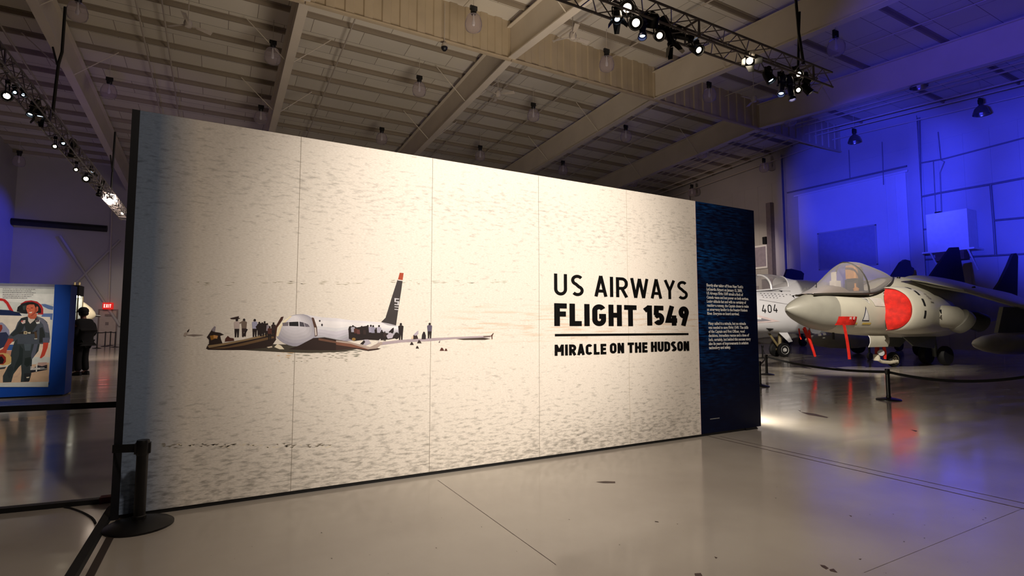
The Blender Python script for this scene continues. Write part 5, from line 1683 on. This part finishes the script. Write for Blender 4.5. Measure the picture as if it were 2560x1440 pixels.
decal('step_marking', [(2.42, 1.475), (2.78, 1.475), (2.76, 1.42), (2.40, 1.42)], m_yel)['label'] = 'rear yellow dash'
decal('warning_triangle', [(2.52, 1.99), (2.66, 1.53), (2.35, 1.53)], mat('dark_outline', (40, 44, 70), .5), .010)
decal('warning_triangle', [(2.525, 1.92), (2.63, 1.555), (2.385, 1.555)], mat('pale_triangle', (206, 206, 204), .5), .014)
decal('data_placard', [(2.94, 2.27), (3.38, 2.25), (3.40, 1.99), (2.96, 2.0)], mat('white_placard', (216, 212, 202), .5), .016)
pl = MB()
for k in range(5):
    z = 2.23 - k * .045
    pl.poly([deck_pt(2.98, z, .018), deck_pt(3.36, z - .015, .018), deck_pt(3.36, z - .021, .018), deck_pt(2.98, z - .006, .018)])
pl.build('placard_lines', mat('placard_ink', (170, 164, 154), .5), JET, fix=False)
decal('rescue_arrow', [(2.62, 2.27), (2.86, 2.26), (2.76, 2.06)], mat('white_arrow', (222, 220, 214), .5), .012)
decal('rescue_arrow', [(2.67, 2.245), (2.82, 2.24), (2.76, 2.11)], m_jet2, .014)
ms = MB()
random.seed(21)
NT = [(0.10, .62, .72, 1.90), (.4, .68, .75, 1.89), (.9, .70, .76, 1.87), (1.5, .62, .73, 1.84), (2.2, .45, .66, 1.8)]
def nac_pt(da, t, o=.012):
    out, hz, zc = hermite(NT, da)
    return nac(1, t, 3.50 + da + .40 * max(cos(t), 0) * max(0, 1 - da / 1.5), out + o, zc, hz + o)
for row, (t, n_) in enumerate(((46, 3), (39, 3), (34, 4), (24, 5))):
    for k in range(n_):
        d0 = 1.0 + row * .05 + k * .075
        ms.poly([nac_pt(d0, radians(t)), nac_pt(d0 + .05, radians(t)), nac_pt(d0 + .05, radians(t - 3)), nac_pt(d0, radians(t - 3))])
ms.build('stencil_text', mat('faded_stencil', (120, 108, 98), .6), JET, fix=False)

# red probe cover with streamers, nose aerials
rb_ = MB()
rb_.loft([[deck_pt(a, z, o) for z in (1.66, 1.56, 1.47, 1.40)] for a, o in ((1.40, .015), (1.48, .07), (1.75, .10), (2.02, .07), (2.12, .012))], close=False)
rbo = rb_.build('probe_cover', M_RED, JET, True)
rbo['label'] = 'red cloth probe cover'
wl_ = MB()
for k in range(2):
    x0_ = 1.70 + k * .13
    word(wl_, 'H0'[k] , .25, .1, lambda x, z: deck_pt(x, z, .112), x0_, x0_ + .09, 1.57, 1.65)
wl_.build('cover_lettering', M_WHITE, rbo, fix=False)
sm = MB()
def streamer(p, q, w_, sway):
    rg = []
    for i in range(9):
        t = i / 8
        c = Vector(p).lerp(Vector(q), t) + Vector((sway * sin(t * 3.0), 0, 0))
        rg.append([c + Vector((-w_ / 2, -.003, 0)), c + Vector((w_ / 2, -.003, 0)), c + Vector((w_ / 2, .003, 0)), c + Vector((-w_ / 2, .003, 0))])
    return MB().loft(rg).build('streamer', M_RED, JET)
s1 = deck_pt(1.62, 1.43, .08)
streamer(s1, (1.80, s1.y, .36), .13, .03)
streamer(J(.92, -.2, 1.34), J(1.35, -.2, .42), .11, .03)
streamer(J(1.00, -.3, 1.3), J(1.42, -.3, .55), .09, .0)
streamer(J(1.25, -.3, 1.25), J(1.48, -.3, .40), .09, -.02)
streamer(J(.80, -.3, 1.3), J(.88, -.3, .95), .06, -.02)
MB().tube(J(1.28, .0, 2.4), J(1.28, 0, 2.72), .012, 6).box((1.25, -.01, 2.46), (1.31, .01, 2.54)).build('nose_vane', M_BLACK, JET)
MB().box((.84, -.04, 2.33), (.94, .04, 2.39)).build('nose_vane', M_BLACK, JET)
MB().lathe([(0, 0), (.05, 0), (.05, .05), (0, .07)], org=J(5.0, .28, 2.98), axis=(0, 0, 1), n=12).build('spine_light', M_BLACK, JET)
MB().lathe([(0, 0), (.05, 0), (.04, .05), (0, .06)], org=J(6.35, 1.75, 2.6), axis=(0, 0, 1), n=12).build('wing_light', M_BLACK, JET)
MB().box((1.95, -.02, .95), (2.0, .02, 1.2)).build('belly_aerial', M_BLACK, JET)

# nose gear
ng = MB()
ng.tube(J(4.15, 0, 1.1), J(4.1, 0, .42), .065, 10)
ng.build('gear_strut', mat('red_gear_cover', (150, 14, 12), .6), JET, True)
MB().path([J(4.2, .08, 1.0), J(4.32, .09, .75), J(4.38, .09, .5), J(4.36, .08, .28)], .05, 8).build('strut_cover', M_RED, JET, True)
MB().path([J(3.95, .06, .32), J(4.2, .08, .2), J(4.6, .1, .16), J(4.95, .12, .2)], .055, 8).lathe([(0, -.1), (.1, -.1), (.1, .1), (0, .1)], org=J(4.0, .05, .34), axis=(0, 0, 1), n=12).build('gear_fork', mat('pale_gear_paint', (206, 198, 176), .4), JET, True)
wh = MB().lathe([(.12, -.08), (.22, -.09), (.25, -.04), (.25, .04), (.22, .09), (.12, .08)], org=J(4.95, .0, .25), axis=(0, 1, 0), n=26).build('wheel', M_RUBBER, JET, True)
MB().lathe([(.0, -.10), (.05, -.11), (.06, -.085), (.13, -.075), (.16, -.1), (.165, -.08), (.0, -.05)], org=J(4.95, .0, .25), axis=(0, 1, 0), n=24).build('hub', mat('pale_hub', (190, 184, 158), .4), wh, True)
ll = MB().lathe([(.0, -.07), (.07, -.05), (.10, .03), (.105, .05), (.09, .055), (.0, .045)], org=J(4.02, .16, .50), axis=J(-.40, .9, .06), n=18).build('landing_light', mat('chrome_light', (224, 226, 226), .2, .3, .05), JET, True)
dg = MB().loft([[J(a, y_, z) for y_, z in ((.36, 1.1), (.42, .98), (.42, .84), (.36, .70))] for a in (3.12, 3.5, 4.1)], close=False).build('gear_door', m_jet, JET, True)
MB().path([J(3.115, y_, z) for y_, z in ((.36, 1.1), (.42, .98), (.42, .84), (.36, .70))], .012, 6).build('door_edge', M_WHITE, dg)
# main gear in the dark
mg = MB().tube(J(7.3, 0, 1.0), J(7.4, 0, .3), .09, 8).build('gear_strut', m_jetd, JET)
for s_ in (1, -1):
    MB().lathe([(.1, -.1), (.3, -.11), (.34, -.05), (.34, .05), (.3, .11), (.1, .1)], org=J(7.4, s_ * .3, .34), axis=(0, 1, 0), n=22).build('wheel', M_RUBBER, JET, True)
    MB().tube(J(8.4, s_ * 3.0, 1.7), J(8.5, s_ * 3.0, .12), .045, 8).lathe([(.03, -.05), (.14, -.05), (.14, .05), (.03, .05)], org=J(8.5, s_ * 3.0, .14), axis=(0, 1, 0), n=16).build('outrigger', m_jetd, JET)

# ================================================================== NUMBERED JET (white, 404)
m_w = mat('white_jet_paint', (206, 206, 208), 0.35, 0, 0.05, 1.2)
m_wd = mat('grey_jet_paint', (150, 152, 158), 0.4, 0, 0.08, 1.2)  # plain grey, darker than the white fuselage paint
NJ = thing('numbered_jet', 'white jet numbered 404 behind the mural edge, cockpit towards us', 'aircraft', (18.22, 16.75, 0), radians(-17))
NK = [(-0.3, 2.05, 1.95, .04), (0.2, 2.25, 1.7, .28), (1.0, 2.6, 1.4, .55), (2.0, 2.88, 1.2, .75), (3.0, 3.02, 1.1, .88), (4.0, 3.10, 1.06, .96), (4.8, 3.38, 1.04, 1.0), (5.4, 3.54, 1.05, 1.05), (6.5, 3.5, 1.05, 1.15), (8.5, 3.4, 1.05, 1.25), (11, 3.35, 1.15, 1.2), (14, 3.3, 1.4, .95), (16.5, 3.1, 1.7, .6)]
def nsect(a): return sect(a, *hermite(NK, a), n=32, e=2.2)
a, rg = -0.3, []
while a < 16.5:
    rg.append(nsect(a)); a += .12 if a < 1 else .25
MB().loft(rg).build('fuselage', m_w, NJ, True)
NC = [(2.2, 3.0, .42), (2.8, 3.35, .5), (3.4, 3.66, .54), (3.9, 3.77, .56), (4.4, 3.74, .54), (4.9, 3.62, .5), (5.3, 3.52, .40)]
NSILL = [(2.2, 2.9), (4.0, 3.06), (4.8, 3.2), (5.3, 3.46)]
def nring(a, g=0.0, n=15):
    top, hw = hermite(NC, a); sl = hermite(NSILL, a)[0]
    return [J(a, -(hw + g) * cos(pi * k / (n - 1)), sl + (top - sl + g) * sin(pi * k / (n - 1)) ** .85) for k in range(n)]
MB().loft([nring(2.25 + i * 2.45 / 14) for i in range(15)], close=False).build('canopy', m_cglass, NJ, 'all', fix=False)
fm = MB()
for a_, rr_ in ((3.55, .05), (4.70, .03)):
    fm.path([Vector((a_ + (.25 if a_ < 4 else 0) * abs(cos(pi * k / 14)), p.y, p.z)) for k, p in enumerate(nring(a_, .01))], rr_, 6)
for s_ in (1, -1):
    fm.path([J(2.3 + i * .24, s_ * hermite(NC, 2.3 + i * .24)[1], hermite(NSILL, 2.3 + i * .24)[0]) for i in range(11)], .035, 6)
fm.build('canopy_frame', m_w, NJ, True)
MB().loft([nring(a_) for a_ in (4.70, 4.9, 5.1, 5.28)], close=False).build('canopy_fairing', m_w, NJ, True)
MB().box((3.9, -.2, 3.0), (4.15, .2, 3.55)).box((3.0, -.25, 2.95), (3.4, .25, 3.2)).build('cockpit_seat', mat('dull_seat', (110, 96, 100), .7), NJ)
def npt(a, z, out=.01):
    top, bot, hw = hermite(NK, a); zc, hz = (top + bot) / 2, (top - bot) / 2
    s = max(-1, min(1, (z - zc) / hz))
    return J(a, hw * (1 - abs(s) ** 2.2) ** (1 / 2.2) + out, z)
nm_ = MB()
word(nm_, '404', .13, .2, lambda x, z: npt(x, z + (3.6 - x) * -.04, .012), 3.02, 3.76, 1.98, 2.34)
nm_.build('number', M_BLACK, NJ, fix=False)
def ndecal(name, pts, mt, out=.012):
    if len(pts) == 4:
        return quad_decal(name, pts, mt, NJ, npt, out)
    if len(pts) == 3:
        return quad_decal(name, [pts[0], pts[0], pts[1], pts[2]], mt, NJ, npt, out)
    return MB().poly([npt(a_, z, out) for a_, z in pts]).build(name, mt, NJ, fix=False)
m_pw = mat('pink_white_marking', (214, 196, 194), .5)
ndecal('warning_arrow', [(1.6, 2.20), (1.6, 2.20), (3.92, 1.60), (1.6, 1.42)], m_pw, .014)
ndecal('warning_arrow', [(1.6, 2.06), (1.6, 2.06), (3.50, 1.63), (1.6, 1.52)], mat('grey_marking', (134, 132, 140), .5), .022)
ndecal('warning_arrow', [(2.2, 1.84), (3.0, 1.76), (3.0, 1.68), (2.2, 1.74)], M_WHITE, .030)
ndecal('panel_line', [(3.0, 2.56), (5.2, 2.22), (5.2, 2.20), (3.0, 2.54)], mat('panel_line', (120, 118, 122), .5), .010)
ndecal('panel_line', [(3.2, 2.98), (4.6, 2.96), (4.6, 2.945), (3.2, 2.96)], mat('panel_line', (100, 98, 102), .5), .010)
dots = MB()
for r_ in range(3):
    for k in range(9 - r_ * 2):
        p = (3.2 + k * .16, 2.86 - r_ * .09 - k * .008)
        dots.poly([npt(p[0], p[1], .014), npt(p[0] + .05, p[1], .014), npt(p[0] + .05, p[1] - .025, .014), npt(p[0], p[1] - .025, .014)])
dots.build('vent_dots', M_BLACK, NJ, fix=False)
ndecal('sensor_mark', [(4.15, 2.99), (4.3, 2.98), (4.22, 2.9)], M_BLACK, .014)
ndecal('sensor_mark', [(4.55, 2.74), (4.75, 2.78), (4.60, 2.72), (4.7, 2.58)], M_BLACK, .014)
ndecal('white_arrow', [(5.05, 2.92), (5.3, 3.12), (5.36, 3.02), (5.46, 3.16), (5.46, 2.96), (5.36, 3.0), (5.14, 2.84)], M_WHITE, .014)
MB().prism([npt(3.4, 1.30, 0), npt(3.75, 1.28, 0), npt(3.7, 1.16, 0)], (0, -.06, 0)).build('scoop', M_BLACK, NJ)
for s_ in (1, -1):
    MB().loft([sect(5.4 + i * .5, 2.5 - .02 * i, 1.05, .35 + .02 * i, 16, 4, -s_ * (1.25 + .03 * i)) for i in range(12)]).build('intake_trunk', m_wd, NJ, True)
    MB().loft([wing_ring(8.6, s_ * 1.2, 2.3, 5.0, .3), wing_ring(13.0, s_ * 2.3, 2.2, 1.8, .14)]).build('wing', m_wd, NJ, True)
# tail fin stands dark against the blue wall
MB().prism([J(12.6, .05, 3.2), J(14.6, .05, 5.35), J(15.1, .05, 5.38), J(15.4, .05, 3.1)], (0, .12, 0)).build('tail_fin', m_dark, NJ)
# nose gear with twin wheels
MB().tube(J(4.6, 0, 1.15), J(4.55, 0, .35), .08, 10).tube(J(4.0, 0, 1.1), J(4.5, 0, .45), .05, 8).tube(J(4.55, -.3, .32), J(4.55, .3, .32), .05, 8).build('gear_strut', mat('grubby_gear', (110, 98, 66), .5), NJ, True)
for s_ in (1, -1):
    o = MB().lathe([(.1, -.07), (.28, -.09), (.32, -.04), (.32, .04), (.28, .09), (.1, .07)], org=J(4.55, s_ * .27, .32), axis=(0, 1, 0), n=24).build('wheel', M_RUBBER, NJ, True)
    MB().lathe([(.0, -.10), (.07, -.11), (.08, -.07), (.17, -.07), (.19, -.095), (.2, -.07), (.0, -.04)], org=J(4.55, s_ * .27, .32), axis=(0, s_ * 1.0, 0), n=22).build('hub', M_WHITE, o, True)
MB().prism([J(4.25, .35, 1.1), J(4.7, .35, 1.1), J(4.95, .35, .7), J(4.75, .35, .66)], (0, -.02, 0)).build('gear_door', m_w, NJ)
for s_ in (1, -1):
    MB().tube(J(10.5, s_ * 1.6, 1.3), J(10.5, s_ * 1.7, .4), .09, 8).build('gear_strut', m_wd, NJ)
    MB().lathe([(.1, -.12), (.36, -.13), (.4, 0), (.36, .13), (.1, .12)], org=J(10.5, s_ * 1.7, .4), axis=(0, 1, 0), n=22).build('wheel', M_RUBBER, NJ, True)


# ================================================================== DARK PARKED JETS FAR BEHIND (only their tails show)
def parked_tail(label, pts, Y, z_body, ln, r):
    P = [on_y(x, y, Y) for x, y in pts]
    cx = sum(p.x for p in P) / len(P)
    t = thing('parked_jet', label, 'aircraft', (cx, Y, 0), 0, 'jets parked in the shade')
    o = Vector((cx, Y + .07, 0))
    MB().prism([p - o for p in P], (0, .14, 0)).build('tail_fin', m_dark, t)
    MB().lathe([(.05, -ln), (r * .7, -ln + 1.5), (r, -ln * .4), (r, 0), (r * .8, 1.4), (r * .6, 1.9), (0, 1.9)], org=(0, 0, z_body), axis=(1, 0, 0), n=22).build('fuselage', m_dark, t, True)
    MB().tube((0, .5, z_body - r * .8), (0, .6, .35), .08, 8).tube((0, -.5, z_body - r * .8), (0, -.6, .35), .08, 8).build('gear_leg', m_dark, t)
    for s_ in (-1, 1):
        MB().lathe([(.1, -.1), (.35, -.1), (.35, .1), (.1, .1)], org=(0, .6 * s_, .35), axis=(0, 1, 0), n=18).build('wheel', M_RUBBER, t)
    return t
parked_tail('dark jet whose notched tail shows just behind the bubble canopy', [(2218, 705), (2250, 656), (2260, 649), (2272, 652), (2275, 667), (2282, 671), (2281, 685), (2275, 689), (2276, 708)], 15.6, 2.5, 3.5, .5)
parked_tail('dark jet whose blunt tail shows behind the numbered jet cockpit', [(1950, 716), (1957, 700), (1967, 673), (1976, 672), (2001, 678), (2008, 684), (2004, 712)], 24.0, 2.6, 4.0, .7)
